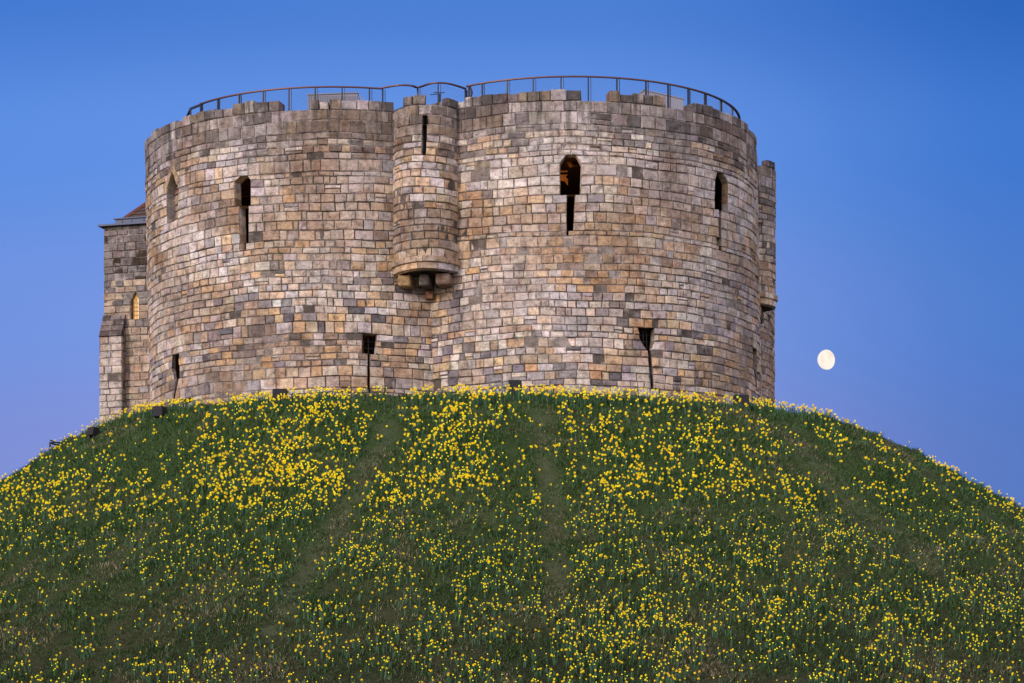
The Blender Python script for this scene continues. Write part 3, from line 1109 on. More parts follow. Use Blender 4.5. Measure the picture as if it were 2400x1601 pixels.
def railing(label, pts_rail, posts, zt, post_z=None, wire=True, extra=None):
    """pts_rail: handrail polyline (x, y); posts: polyline parameter indices"""
    c = pts_rail[len(pts_rail) // 2]
    root = empty("railing", (c[0], c[1], DECK))
    tag(root, label, "railing", "railings of the roof walk")
    hr = MB()
    for a, b_ in zip(pts_rail, pts_rail[1:]):
        A, B = Vector((a[0], a[1], zt)), Vector((b_[0], b_[1], zt))
        d = (B - A).normalized() * 0.012
        hr.bar(A - d, B + d, 0.08, 0.036)
    hr.build("handrail", M_RAIL, root)
    for p in posts:
        g_ = MB()
        x, y, tx, ty = p
        ang_ = math.atan2(ty, tx)
        g_.box(Matrix.Translation((x, y, (zt - 0.03 + DECK) / 2)) @ Matrix.Rotation(ang_, 4, "Z"), 0.040, 0.05, zt - 0.03 - DECK)
        g_.box(Matrix.Translation((x + tx * 0.075, y + ty * 0.075, (zt - 0.03 + DECK) / 2)) @ Matrix.Rotation(ang_, 4, "Z"), 0.016, 0.03, zt - 0.03 - DECK)
        g_.build("post", M_POST, root)
    if wire:
        for p, q in zip(posts, posts[1:]):
            g_ = MB()
            A = Vector((p[0] + p[2] * 0.09, p[1] + p[3] * 0.09, 0))
            B = Vector((q[0] - q[2] * 0.03, q[1] - q[3] * 0.03, 0))
            L = (B - A).length
            if L < 0.1:
                continue
            u = (B - A) / L
            H0, H1 = DECK + 0.15, zt - 0.05
            H = H1 - H0
            sp = 0.085
            for sgn in (1, -1):
                k = -H * 0.5
                while k < L:
                    s0_, s1_ = k, k + H * 0.5 * 1.0
                    z0_, z1_ = H0, H1
                    # clip to the panel
                    t0, t1 = max(0, (0 - s0_) / (s1_ - s0_)), min(1, (L - s0_) / (s1_ - s0_))
                    if t1 > t0 + 0.02:
                        za, zb_ = z0_ + (z1_ - z0_) * t0, z0_ + (z1_ - z0_) * t1
                        sa, sb_ = s0_ + (s1_ - s0_) * t0, s0_ + (s1_ - s0_) * t1
                        if sgn < 0:
                            za, zb_ = H0 + H1 - za, H0 + H1 - zb_
                        g_.tube([A + u * sa + Vector((0, 0, za)), A + u * sb_ + Vector((0, 0, zb_))], 0.0022, 3)
                    k += sp
            g_.build("mesh_panel", M_WIRE, root)
    return root


def arc_pts(c, r, a0, a1, n):
    return [(c.x + r * math.sin(a0 + (a1 - a0) * k / n), c.y - r * math.cos(a0 + (a1 - a0) * k / n)) for k in range(n + 1)]


def post_on_arc(c, r, px):
    s, _ = cyl_px(Vector((c.x, c.y, 0)), r, 0.0, px, 220)
    th = s / r
    return (c.x + r * math.sin(th), c.y - r * math.cos(th), math.cos(th), math.sin(th)), th


RLr, RRr = RL - 0.85, RR - 0.72
LCr, RCr = LC + Vector((0.02, 0, 0)), RC + Vector((0.16, 0, 0))
pl = [post_on_arc(LCr, RLr, x) for x in (472, 511, 561, 617, 677, 739, 802, 866, 897)]
rail_l = railing("curved rusty-brown roof railing with wire mesh over the left lobe of the keep",
                 arc_pts(LCr, RLr, pl[0][1] - 0.005, pl[-1][1], 26), [p for p, _ in pl], 23.14)
pr_ = [post_on_arc(RCr, RRr, x) for x in (1099, 1130, 1189, 1250, 1315, 1379, 1446, 1514, 1566, 1613, 1652, 1689, 1716)]
rail_r = railing("longest curved rusty-brown roof railing, arching high over the right lobe of the keep",
                 arc_pts(RCr, RRr, pr_[0][1], pr_[-1][1] + 0.5, 34), [p for p, _ in pr_], 23.14)
# short bowed section round the back of the front turret
eL, eR = Vector((pl[-1][0][0], pl[-1][0][1], 0)), Vector((pr_[0][0][0], pr_[0][0][1], 0))
mid_px = [(897, 206), (935, 200), (965, 201), (979, 205), (1005, 197), (1027, 194), (1050, 196), (1070, 201), (1091, 208)]
mp_ = []
for k, (x, y) in enumerate(mid_px):
    Y = FPX * (23.14 - EYE) / (HOR - y)
    mp_.append(((x - 1200) / FPX * Y, Y))
def smooth_line(p, m=5):
    o_ = []
    for k in range(len(p) - 1):
        p0, p1, p2, p3 = (np.array(p[max(0, min(len(p) - 1, k + q))]) for q in (-1, 0, 1, 2))
        for j in range(m):
            t_ = j / m
            o_.append(tuple(0.5 * (2 * p1 + (p2 - p0) * t_ + (2 * p0 - 5 * p1 + 4 * p2 - p3) * t_ ** 2 + (3 * p1 - p0 - 3 * p2 + p3) * t_ ** 3)))
    return o_ + [tuple(p[-1])]


posts_m = []
for k in (3, 5, 8):
    a, b_ = mp_[max(0, k - 1)], mp_[min(len(mp_) - 1, k + 1)]
    L = math.hypot(b_[0] - a[0], b_[1] - a[1])
    posts_m.append((mp_[k][0], mp_[k][1], (b_[0] - a[0]) / L, (b_[1] - a[1]) / L))
rail_m = railing("short bowed roof railing behind the slit turret at the middle of the keep", smooth_line(mp_), posts_m, 23.14)
lp = MB()
c0 = pix(1093, 216, 79.0)
lp.tube([c0 + Vector((0.17 * math.sin(a), 0.05, 0.20 * math.cos(a))) for a in [math.pi * k / 12 for k in range(13)]], 0.035, 6)
lp.build("handrail_end", M_RAIL, rail_m)
br = MB()
br.bar(pix(1008, 222, 78.6), pix(1034, 220, 78.6), 0.022, 0.022)
br.bar(pix(1016, 217, 78.6), pix(1042, 217, 78.6), 0.022, 0.022)
br.bar(pix(1031, 221, 78.6), pix(1031, 240, 78.6), 0.07, 0.03)
br.build("bracket", M_POST, rail_m)
# stair rail at the far left end of the roof walk
sr_c = pix(450, 262, 82.2)
sr = empty("stair_railing", (sr_c.x, sr_c.y, DECK))
tag(sr, "dark plain handrail bending down a stair at the far left end of the roof", "railing", "railings of the roof walk")
g = MB()
g.bar(pix(472, 245, 81.6), pix(447, 255, 82.0), 0.06, 0.06)
g.bar(pix(447.5, 254, 82.0), pix(431, 290, 82.6), 0.06, 0.06)
g.build("handrail", M_POST, sr)
for x, y0, y1 in ((447, 252, 292), (471, 241, 292)):
    g = MB()
    g.bar(pix(x, y0, 82.0), pix(x, y1, 82.0), 0.07 if x > 460 else 0.05, 0.06)
    g.build("post", M_POST, sr)

# ------------------------------------------------------------------ small enclosures standing on the roof deck


def enclosure(label, prof, Y, depth, ribs):
    P0 = [pix(x, y, Y) for x, y in prof]
    root = empty("roof_enclosure", (sum(p.x for p in P0) / len(P0), Y + depth / 2, DECK))
    tag(root, label, "roof enclosure", "enclosures on the roof deck")
    g_ = MB()
    n = len(P0)
    g_.add([p for p in P0] + [p + Vector((0, depth, 0)) for p in P0], [tuple(range(n)), tuple(range(2 * n - 1, n - 1, -1))] +
           [(k, k + n, (k + 1) % n + n, (k + 1) % n) for k in range(n)])
    body = g_.build("body", M_CLAD, root)
    if ribs:
        r_ = MB()
        x0, x1 = min(p.x for p in P0), max(p.x for p in P0) - 0.1
        k = x0 + 0.03
        zt_ = min(p.z for p in P0 if p.z > DECK + 1)
        while k < x1:
            r_.bar((k, Y - 0.012, DECK), (k, Y - 0.012, zt_ - 0.02), 0.022, 0.02)
            k += 0.075
        r_.build("cladding_ribs", M_CLAD, body)
    c_ = MB()
    top = sorted([p for p in P0 if p.z > DECK + 1], key=lambda p: p.x)
    for a, b_ in zip(top, top[1:]):
        c_.bar(a + Vector((-0.02, depth / 2, 0.015)), b_ + Vector((0.02, depth / 2, 0.015)), depth + 0.06, 0.03)
    c_.build("capping", M_CLAD, root)
    return root


def zrow(z, Y):
    return HOR - (z - EYE) / (Y) * FPX


zb_ = zrow(DECK, 84.0)
enclosure("low ribbed grey enclosure with a slanted end behind the left lobe's railing", [(721, zb_), (721, 223), (838, 218.5), (862, zb_)], 84.0, 1.6, True)
enclosure("pale grey sloping enclosure behind the right lobe's railing", [(1500, zb_), (1500, 219), (1509, 212), (1602, 233), (1602, zb_)], 84.2, 1.5, False)

# ------------------------------------------------------------------ ground and mound


def ground_material(name, moundy):
    m, t, b = material(name)
    pos = t.new("ShaderNodeNewGeometry").outputs["Position"]
    n1 = t.noise(pos, 0.45, 5.0, 0.6)
    n2 = t.noise(pos, 3.0, 6.0, 0.7)
    n3 = t.noise(pos, 22.0, 5.0, 0.75)
    sp_ = t.new("ShaderNodeSeparateXYZ")
    t.l.new(pos, sp_.inputs[0])
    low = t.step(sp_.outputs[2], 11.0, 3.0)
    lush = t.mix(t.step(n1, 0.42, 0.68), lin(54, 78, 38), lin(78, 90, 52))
    dimmed_thatch = t.mix(t.step(n1, 0.38, 0.62), lin(42, 48, 30), lin(68, 64, 48))
    c = t.mix(low, lush, dimmed_thatch)  # brown dead grass low down; vignette darkening is painted into its tone
    c = t.mix(t.step(n2, 0.46, 0.72), c, lin(58, 74, 44))
    n4 = t.noise(pos, 34.0, 6.0, 0.8)
    c = t.mix(t.math("MULTIPLY", t.step(n3, 0.46, 0.70), 0.75), c, lin(26, 34, 18))
    c = t.mix(t.math("MULTIPLY", t.step(n4, 0.52, 0.70), 0.6), c, lin(128, 122, 92))
    if moundy:       # trodden lines down the bank, pale with dead grass
        at = t.new("ShaderNodeAttribute", attribute_name="Col")
        wf = t.math("MULTIPLY", at.outputs["Fac"], t.step(n2, 0.38, 0.58))
        c = t.mix(t.math("MULTIPLY", wf, 0.72), c, t.mix(n3, lin(50, 62, 40), lin(118, 120, 92)))
    t.l.new(c, b.inputs["Base Color"])
    b.inputs["Roughness"].default_value = 1.0
    b.inputs["Specular IOR Level"].default_value = 0.1
    bp = t.new("ShaderNodeBump")
    bp.inputs["Strength"].default_value = 1.0
    bp.inputs["Distance"].default_value = 0.12
    t.l.new(t.math("ADD", n3, t.math("MULTIPLY", n2, 0.8)), bp.inputs["Height"])
    t.l.new(bp.outputs[0], b.inputs["Normal"])
    return m


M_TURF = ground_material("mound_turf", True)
g = MB()
g.add([(-9000, -9000, -0.02), (9000, -9000, -0.02), (9000, 9000, -0.02), (-9000, 9000, -0.02)], [(0, 1, 2, 3)])
go = g.build("ground", M_TURF)
go.data.materials[0] = ground_material("level_turf", False)
tag(go, "level turf around the foot of the mound", "ground", kind="structure")

def project(x, y, z):
    return 1200 + x / y * FPX, HOR - (z - EYE) / y * FPX


# worn lines down the slope and patches, in photo points (they become places on the mound)
PATHS = [([(942, 915), (930, 960), (900, 1020), (862, 1110), (812, 1200), (745, 1290), (690, 1380), (640, 1480)], 36),
         ([(1275, 975), (1270, 1060), (1290, 1160), (1305, 1300), (1300, 1420)], 30),
         ([(1850, 1000), (1880, 1060), (1930, 1120), (2000, 1190), (2090, 1260), (2200, 1330)], 34),
         ([(2080, 1035), (2170, 1105), (2260, 1172), (2370, 1250)], 18)]


def path_dist(px, py):
    best = np.full(px.shape, 9.0)
    for pts, wd in PATHS:
        for (x0, y0), (x1, y1) in zip(pts, pts[1:]):
            L2 = (x1 - x0) ** 2 + (y1 - y0) ** 2
            t_ = np.clip(((px - x0) * (x1 - x0) + (py - y0) * (y1 - y0)) / L2, 0, 1)
            d = np.hypot(px - (x0 + t_ * (x1 - x0)), py - (y0 + t_ * (y1 - y0))) / wd
            best = np.minimum(best, d)
    return best


nr_, na_ = 170, 520
rho = np.concatenate([np.linspace(0.01, 10.5, 12), np.linspace(10.8, 38, nr_ - 12)])
th = np.linspace(0, 2 * np.pi, na_, endpoint=False)
RR_, TT_ = np.meshgrid(rho, th, indexing="ij")
mx, my = MC.x + RR_ * np.sin(TT_), MC.y - RR_ * np.cos(TT_)
mz = mound_z(mx, my)
mz[-1, :] = -0.3
vv = np.stack([mx, my, mz], -1).reshape(-1, 3)
ii, jj = np.meshgrid(np.arange(nr_ - 1), np.arange(na_), indexing="ij")
j2 = (jj + 1) % na_
ff = np.stack([ii * na_ + jj, (ii + 1) * na_ + jj, (ii + 1) * na_ + j2, ii * na_ + j2], -1).reshape(-1, 4)
me = bpy.data.meshes.new("mound")
me.from_pydata(vv.tolist(), [], ff.tolist())
me.polygons.foreach_set("use_smooth", [True] * len(ff))
_px, _py = project(vv[:, 0], np.maximum(vv[:, 1], 10), vv[:, 2])
_w = np.clip(1.15 - path_dist(_px, _py), 0, 1) * (vv[:, 1] < MC.y - 2)
_ca = me.color_attributes.new("Col", "FLOAT_COLOR", "POINT")
_ca.data.foreach_set("color", np.repeat(_w[:, None], 4, 1).astype(np.float32).ravel())
me.update()
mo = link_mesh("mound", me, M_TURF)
tag(mo, "steep grassy castle mound carrying the keep", "mound", kind="structure")

# ------------------------------------------------------------------ scattered vegetation (numpy meshes)
NR = np.random.default_rng(4)


def value_noise(x, y, sc, seed):
    r = np.random.default_rng(seed)
    G = r.random((256, 256))
    u, v = x / sc + 100, y / sc + 100
    i, j = np.floor(u).astype(int), np.floor(v).astype(int)
    fu, fv = u - i, v - j
    fu, fv = fu * fu * (3 - 2 * fu), fv * fv * (3 - 2 * fv)
    g_ = lambda a, b: G[a % 256, b % 256]
    return (g_(i, j) * (1 - fu) * (1 - fv) + g_(i + 1, j) * fu * (1 - fv) + g_(i, j + 1) * (1 - fu) * fv + g_(i + 1, j + 1) * fu * fv)


def np_mesh(name, V, nv, F, colv, mats, fmat=None, parent=None, smooth=False):
    """V: (n*nv,3); F: face list for one item (lists of local indices); tiled over all items"""
    n = len(V) // nv
    sizes = np.array([len(f) for f in F])
    loops1 = np.concatenate([np.array(f) for f in F])
    base = (np.arange(n) * nv)[:, None]
    loops = (base + loops1[None, :]).ravel().astype(np.int32)
    ls = np.tile(sizes, n)
    starts = np.concatenate([[0], np.cumsum(ls)[:-1]]).astype(np.int32)
    me_ = bpy.data.meshes.new(name)
    me_.vertices.add(len(V))
    me_.vertices.foreach_set("co", V.astype(np.float32).ravel())
    me_.loops.add(len(loops))
    me_.loops.foreach_set("vertex_index", loops)
    me_.polygons.add(len(ls))
    me_.polygons.foreach_set("loop_start", starts)
    if fmat is not None:
        me_.polygons.foreach_set("material_index", np.tile(np.array(fmat, dtype=np.int32), n))
    if colv is not None:
        ca_ = me_.color_attributes.new("Col", "FLOAT_COLOR", "POINT")
        a = np.ones((len(V), 4), dtype=np.float32)
        a[:, :3] = colv
        ca_.data.foreach_set("color", a.ravel())
    me_.update(calc_edges=True)
    me_.validate()
    return link_mesh(name, me_, mats, parent)


def sample_mound(n, a_max, r0, r1, rng_):
    a = rng_.uniform(-a_max, a_max, n)
    r = np.sqrt(rng_.uniform(r0 * r0, r1 * r1, n))
    x, y = MC.x + r * np.sin(a), MC.y - r * np.cos(a)
    return x, y, mound_z(x, y), a, r


# --- grass blades
def grass_blades():
    r_ = np.random.default_rng(9)
    xs, ys, zs_, _, rr = sample_mound(1150000, 1.75, 11.0, 33.0, r_)
    px, py = project(xs, ys, zs_)
    inview = (px > -260) & (px < 2660) & (py < 1700)
    keep = inview & (r_.random(len(xs)) < 0.95) | (~inview & (r_.random(len(xs)) < 0.06))
    tuft = value_noise(xs, ys, 0.28, 12)
    keep &= r_.random(len(xs)) < (0.25 + 0.95 * tuft)
    # keep blades out of the masonry
    for c, r in ((LC, RL), (RC, RR), (RBC, 6.25), (LBC, 6.25)):
        keep &= np.hypot(xs - c.x, ys - c.y) > r + 0.10
    x, y, z = xs[keep], ys[keep], zs_[keep]
    px, py = px[keep], py[keep]
    n = len(x)
    tuft = tuft[keep]
    h = (0.04 + 0.12 * tuft ** 1.6) * r_.uniform(0.6, 1.4, n)
    wd = r_.uniform(0.006, 0.012, n)
    pd = path_dist(px, py)
    h *= np.where(pd < 0.9, 0.75, 1.0)
    a = r_.uniform(0, 2 * np.pi, n)
    lean = r_.uniform(0.3, 1.6, n) * h
    # blades sag down the slope a little
    dxo, dyo = x - MC.x, y - MC.y
    ro = np.hypot(dxo, dyo)
    lx = np.cos(a) * lean + dxo / ro * 0.35 * h
    ly = np.sin(a) * lean + dyo / ro * 0.35 * h
    sx, sy = -np.sin(a) * wd, np.cos(a) * wd
    z = z - 0.02
    V = np.empty((n, 5, 3))
    V[:, 0] = np.stack([x - sx, y - sy, z], -1)
    V[:, 1] = np.stack([x + sx, y + sy, z], -1)
    V[:, 2] = np.stack([x + lx * 0.4 + sx * .8, y + ly * 0.4 + sy * .8, z + h * 0.6], -1)
    V[:, 3] = np.stack([x + lx * 0.4 - sx * .8, y + ly * 0.4 - sy * .8, z + h * 0.6], -1)
    V[:, 4] = np.stack([x + lx, y + ly, z + h * 0.95], -1)
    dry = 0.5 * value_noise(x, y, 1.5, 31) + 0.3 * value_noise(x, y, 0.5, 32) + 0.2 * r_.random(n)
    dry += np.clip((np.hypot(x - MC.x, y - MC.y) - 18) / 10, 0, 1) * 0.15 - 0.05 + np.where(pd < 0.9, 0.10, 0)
    g0, g1, g2, st = [q * 0.88 for q in (np.array(lin(58, 86, 40)), np.array(lin(92, 120, 60)), np.array(lin(80, 102, 82)), np.array(lin(150, 138, 110)))]
    k = r_.random(n)[:, None]
    k2 = r_.random(n)[:, None]
    c = g0 * (1 - k) + np.where(k2 < 0.6, g1, g2) * k
    c = c * (0.72 + 0.36 * np.clip((z - 4.0) / 8.0, 0, 1))[:, None]       # duller growth low down, with vignette darkening painted into the blade colour
    m_ = np.clip((dry[:, None] - 0.56) / 0.16, 0, 1) * (r_.random((n, 1)) < 0.6)
    c = c * (1 - m_) + st * m_ * (0.55 + 0.6 * k2)
    col = np.repeat(c[:, None, :], 5, 1)
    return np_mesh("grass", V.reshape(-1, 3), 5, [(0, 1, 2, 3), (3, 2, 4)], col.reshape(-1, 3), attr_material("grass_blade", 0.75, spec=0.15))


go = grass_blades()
tag(go, "short green and dry straw-coloured grass covering the mound", "grass", kind="stuff")

# --- daffodils
M_PETAL = attr_material("daffodil_petal", 0.6, spec=0.25)
M_LEAF = attr_material("daffodil_leaf", 0.55, spec=0.3)


def flower_template():
    """unit flower facing +X at the origin (petal radius 1): returns verts, faces, colours"""
    V, F, C = [], [], []
    pet, pet2, cor, cor2 = lin(253, 242, 24), lin(251, 232, 16), lin(253, 214, 8), lin(240, 160, 4)
    for k in range(6):
        a = 2 * math.pi * k / 6 + 0.26
        dx_ = -0.10 if k % 2 else 0.02
        e = lambda r, b, x: (x, r * math.cos(a + b), r * math.sin(a + b))
        b0 = len(V)
        V += [e(0.16, 0, 0.0), e(0.58, -0.30, 0.10 + dx_), e(1.0, 0, -0.08 + dx_), e(0.58, 0.30, 0.10 + dx_), e(0.58, 0.0, 0.16 + dx_)]
        F += [(b0, b0 + 1, b0 + 4), (b0 + 1, b0 + 2, b0 + 4), (b0 + 2, b0 + 3, b0 + 4), (b0 + 3, b0, b0 + 4)]
        C += [pet2, pet, pet, pet, pet]
    b0 = len(V)
    n = 7
    for x, r in ((0.0, 0.26), (0.5, 0.32), (0.72, 0.46)):
        for k in range(n):
            a = 2 * math.pi * k / n
            V.append((x, r * math.cos(a), r * math.sin(a)))
            C.append(cor)
    for i in range(2):
        for k in range(n):
            k2 = (k + 1) % n
            F.append((b0 + i * n + k, b0 + i * n + k2, b0 + (i + 1) * n + k2, b0 + (i + 1) * n + k))
    V.append((0.30, 0, 0))
    C.append(cor2)
    for k in range(n):
        F.append((b0 + n + k, b0 + n + (k + 1) % n, len(V) - 1))
    return np.array(V), F, np.array(C)


FV, FF, FC = flower_template()


def bud_template():
    V, F, C = [], [], []
    n = 6
    prof = [(-0.25, 0.12), (0.0, 0.42), (0.45, 0.50), (0.95, 0.30)]
    for x, r in prof:
        for k in range(n):
            a = 2 * math.pi * k / n
            V.append((x, r * math.cos(a), r * math.sin(a)))
            C.append(lin(252, 238, 28) if x > -0.1 else lin(150, 150, 40))
    for i in range(len(prof) - 1):
        for k in range(n):
            k2 = (k + 1) % n
            F.append((i * n + k, i * n + k2, (i + 1) * n + k2, (i + 1) * n + k))
    F.append(tuple(range(3 * n, 4 * n)))
    return np.array(V), F, np.array(C)


BV, BF, BC = bud_template()


def plant_parts(x, y, z, rs, stem_h, size, yaw, pitch, bud):
    """one daffodil in world axes: head, stem and leaves -> (V, F, C, M)"""
    tv, tf, tc_ = (BV, BF, BC) if bud else (FV, FF, FC)
    cp, sp_ = math.cos(pitch), math.sin(pitch)
    cy, sy = math.cos(yaw), math.sin(yaw)
    Ry = np.array([[cp, 0, sp_], [0, 1, 0], [-sp_, 0, cp]])
    Rz = np.array([[cy, -sy, 0], [sy, cy, 0], [0, 0, 1]])
    roll = rs.uniform(0, 1.0)
    Rx = np.array([[1, 0, 0], [0, math.cos(roll), -math.sin(roll)], [0, math.sin(roll), math.cos(roll)]])
    Rm = Rz @ Ry @ Rx
    lx, ly = rs.uniform(-0.25, 0.25) * stem_h, rs.uniform(-0.25, 0.25) * stem_h
    top = np.array([x + lx, y + ly, z + stem_h])
    head = tv * size @ Rm.T + top + Rm @ np.array([size * 0.25, 0, 0])
    V = [head]
    F = [list(f) for f in tf]
    tint = rs.uniform(0.86, 1.06)
    C = [np.clip(tc_ * tint * np.array([1, rs.uniform(0.90, 1.06), 1]), 0, 0.95)]
    Mt = [0] * len(tf)
    b0 = len(head)
    r = 0.0045
    st = []
    for (cx_, cy_, cz_) in ((x, y, z - 0.03), (x + lx * 0.5, y + ly * 0.5, z + stem_h * 0.6), tuple(top)):
        for k in range(3):
            a = 2.1 * k
            st.append((cx_ + r * math.cos(a), cy_ + r * math.sin(a), cz_))
    V.append(np.array(st))
    for i in range(2):
        for k in range(3):
            F.append([b0 + i * 3 + k, b0 + i * 3 + (k + 1) % 3, b0 + (i + 1) * 3 + (k + 1) % 3, b0 + (i + 1) * 3 + k])
            Mt.append(1)
    C.append(np.tile(np.array(lin(70, 104, 46)), (9, 1)))
    b0 += 9
    for q in range(3):
        a = rs.uniform(0, 6.28)
        h = stem_h * rs.uniform(0.65, 1.0)
        ln_ = rs.uniform(0.05, 0.45) * h
        wd = rs.uniform(0.007, 0.011)
        ox, oy = rs.uniform(-.04, .04), rs.uniform(-.04, .04)
        ux, uy = math.cos(a), math.sin(a)
        px_, py_ = -uy * wd, ux * wd
        X, Y_ = x + ox, y + oy
        V.append(np.array([(X - px_, Y_ - py_, z - 0.03), (X + px_, Y_ + py_, z - 0.03), (X + ux * ln_ * .4 + px_, Y_ + uy * ln_ * .4 + py_, z + h * .6),
                           (X + ux * ln_ * .4 - px_, Y_ + uy * ln_ * .4 - py_, z + h * .6), (X + ux * ln_, Y_ + uy * ln_, z + h)]))
        F += [[b0, b0 + 1, b0 + 2, b0 + 3], [b0 + 3, b0 + 2, b0 + 4]]
        Mt += [1, 1]
        C.append(np.tile(np.array(lin(50, 84, 58)) * rs.uniform(0.7, 1.2), (5, 1)))
        b0 += 5
    return np.concatenate(V), F, np.concatenate(C), Mt


# where the flowers grow: density per 100 x 100 photo points, read off the photograph
BLOBS = [  # x, y, sx, sy, amount (may be negative)
    (760, 960, 200, 40, 26), (1090, 935, 120, 40, 34), (1420, 940, 180, 22, 20), (690, 1140, 200, 55, 34), (760, 1190, 70, 60, 18),
    (1050, 1080, 130, 110, 14), (60, 1170, 110, 60, 30), (1600, 1090, 260, 120, 8), (1650, 1400, 320, 150, 10), (1000, 1300, 180, 60, 8),
    (330, 1050, 130, 70, -16), (1100, 1250, 130, 40, -14), (200, 1330, 250, 110, -8), (250, 1500, 300, 100, -9), (1220, 1010, 70, 60, -10),
    (650, 1490, 260, 100, -6), (2100, 1180, 90, 60, -6), (2250, 1350, 180, 140, 5), (1780, 985, 120, 30, -6), (1950, 1090, 80, 50, -8),
    (330, 1240, 90, 40, 14), (640, 1250, 90, 40, 14), (1500, 1500, 200, 80, 6), (430, 1170, 120, 40, 10), (700, 1000, 180, 70, 12), (640, 1130, 130, 60, 8), (1000, 960, 60, 60, 8)]


def density(px, py):
    d = 16.5 - 3.0 * np.clip((py - 1250) / 300, 0, 1)
    for bx, by, sx, sy, am in BLOBS:
        d = d + am * np.exp(-((px - bx) / sx) ** 2 - ((py - by) / sy) ** 2)
    crest = np.interp(px, [0, 120, 240, 380, 650, 900, 1200, 1400, 1600, 1780, 1830, 2050, 2200, 2400],
                      [1130, 1052, 992, 968, 938, 922, 918, 924, 940, 958, 968, 1002, 1078, 1182])
    rim = np.exp(-((py - crest - 6) / 14) ** 2)
    d = d + rim * np.where((px > 600) & (px < 1800), 34, 26) * np.where((px > 905) & (px < 950), 0.2, 1)
    d = d + np.exp(-((py - crest - 24) / 30) ** 2) * np.where((px > 2060), 40, 0)
    pd = path_dist(px, py)
    d = d * np.clip((pd - 0.7) / 0.4, 0.015, 1)
    return np.maximum(d, 2.5)


def scatter_flowers():
    r_ = np.random.default_rng(17)
    n = 52000
    px, py = r_.uniform(-300, 2700, n), r_.uniform(890, 1690, n)
    X, Y, Z, hit = mound_hit(px, py, 50.0, 90.0, 500)
    px, py, X, Y, Z = px[hit], py[hit], X[hit], Y[hit], Z[hit]
    patch = value_noise(X, Y, 0.9, 44) * 0.6 + value_noise(X, Y, 0.35, 45) * 0.4
    acc = density(px, py) * np.clip((patch - 0.16) * 2.0, 0.28, 1.25) / 100.0
    keep = r_.random(len(px)) < acc * 1.62
    X, Y = X[keep], Y[keep]
    # half of them grow in tight little clumps
    reps = r_.choice([1, 1, 1, 2, 3], len(X))
    X, Y = np.repeat(X, reps), np.repeat(Y, reps)
    first = np.concatenate([[True], (np.diff(X) != 0)])
    X = X + np.where(first, 0, r_.normal(0, 0.10, len(X)))
    Y = Y + np.where(first, 0, r_.normal(0, 0.10, len(X)))
    # thin again so clumps do not inflate the count
    keep = first | (r_.random(len(X)) < 0.62)
    X, Y = X[keep], Y[keep]
    # a fringe standing up along the shoulder, part of it hidden behind the crest
    a = r_.uniform(-1.62, 1.7, 950)
    rad = r_.uniform(11.7, 13.2, 950)
    xf, yf = MC.x + rad * np.sin(a), MC.y - rad * np.cos(a)
    pxf, pyf = project(xf, yf, mound_z(xf, yf))
    kf = (path_dist(pxf, pyf) > 0.8) & (value_noise(xf, yf, 0.7, 46) > 0.34)
    X, Y = np.concatenate([X, xf[kf]]), np.concatenate([Y, yf[kf]])
    # flowers round the flanks, outside the picture
    a = r_.uniform(-2.2, 2.2, 3000)
    rad = r_.uniform(13, 30, 3000)
    xo, yo = MC.x + rad * np.sin(a), MC.y - rad * np.cos(a)
    pxo, pyo = project(xo, yo, mound_z(xo, yo))
    ko = ((pxo < -60) | (pxo > 2460) | (yo > MC.y - 2)) & (r_.random(3000) < 0.6)
    X, Y = np.concatenate([X, xo[ko]]), np.concatenate([Y, yo[ko]])
    ok = np.ones(len(X), bool)
    for c, r in ((LC, RL), (RC, RR), (RBC, 6.25), (LBC, 6.25)):
        ok &= np.hypot(X - c.x, Y - c.y) > r + 0.18
    ug, vg = (X - GO.x) * GU.x + (Y - GO.y) * GU.y, (X - GO.x) * GV.x + (Y - GO.y) * GV.y
    ok &= ~((ug > -0.2) & (vg > -0.5) & (ug < 5.3) & (vg < 5.2))
    for bx, by in ((656, 938), (1207, 922), (1738, 961), (373, 980), (217, 1024)):
        hx_, hy_, _, h_ = mound_hit(bx, by, 60, 92, 900)
        if h_[0]:
            ok &= ~((np.hypot(X - hx_[0], Y - hy_[0] + 0.25) < 0.45) & (np.random.default_rng(int(bx)).random(len(X)) < 0.8))
    X, Y = X[ok], Y[ok]
    return X, Y, mound_z(X, Y)


DX, DY, DZ = scatter_flowers()
dpx, dpy = project(DX, DY, DZ + 0.2)
inframe = (dpx > 4) & (dpx < 2396) & (dpy < 1596)
order = np.argsort(np.where(inframe, -dpy, 1e9))
single = set(order[:300].tolist())
rs = random.Random(91)


def flower_shape(i, standing, low=False):
    bud = rs.random() < (0.55 if low else 0.30)
    yaw = -math.pi / 2 + rs.gauss(0, 0.75)
    pitch = rs.uniform(-0.1, 0.35) if not bud else rs.uniform(0.2, 0.9)
    size = rs.uniform(0.039, 0.050) * (0.78 if low else 1.0) * (0.86 if bud else 1.0)
    sh = rs.uniform(0.15, 0.25) if not standing else rs.uniform(0.22, 0.36)
    return bud, yaw, pitch, size, sh


VV, FFl, CC, MMl = [], [], [], []
cnt = 0
for i in range(len(DX)):
    if i in single:
        continue
    rad = math.hypot(DX[i] - MC.x, DY[i] - MC.y)
    bud, yaw, pitch, size, sh = flower_shape(i, rad < 13.4, rad > 19)
    v, f, c, m_ = plant_parts(DX[i], DY[i], DZ[i], rs, sh, size, yaw, pitch, bud)
    VV.append(v)
    CC.append(c)
    FFl.extend([[k + cnt for k in q] for q in f])
    MMl.extend(m_)
    cnt += len(v)


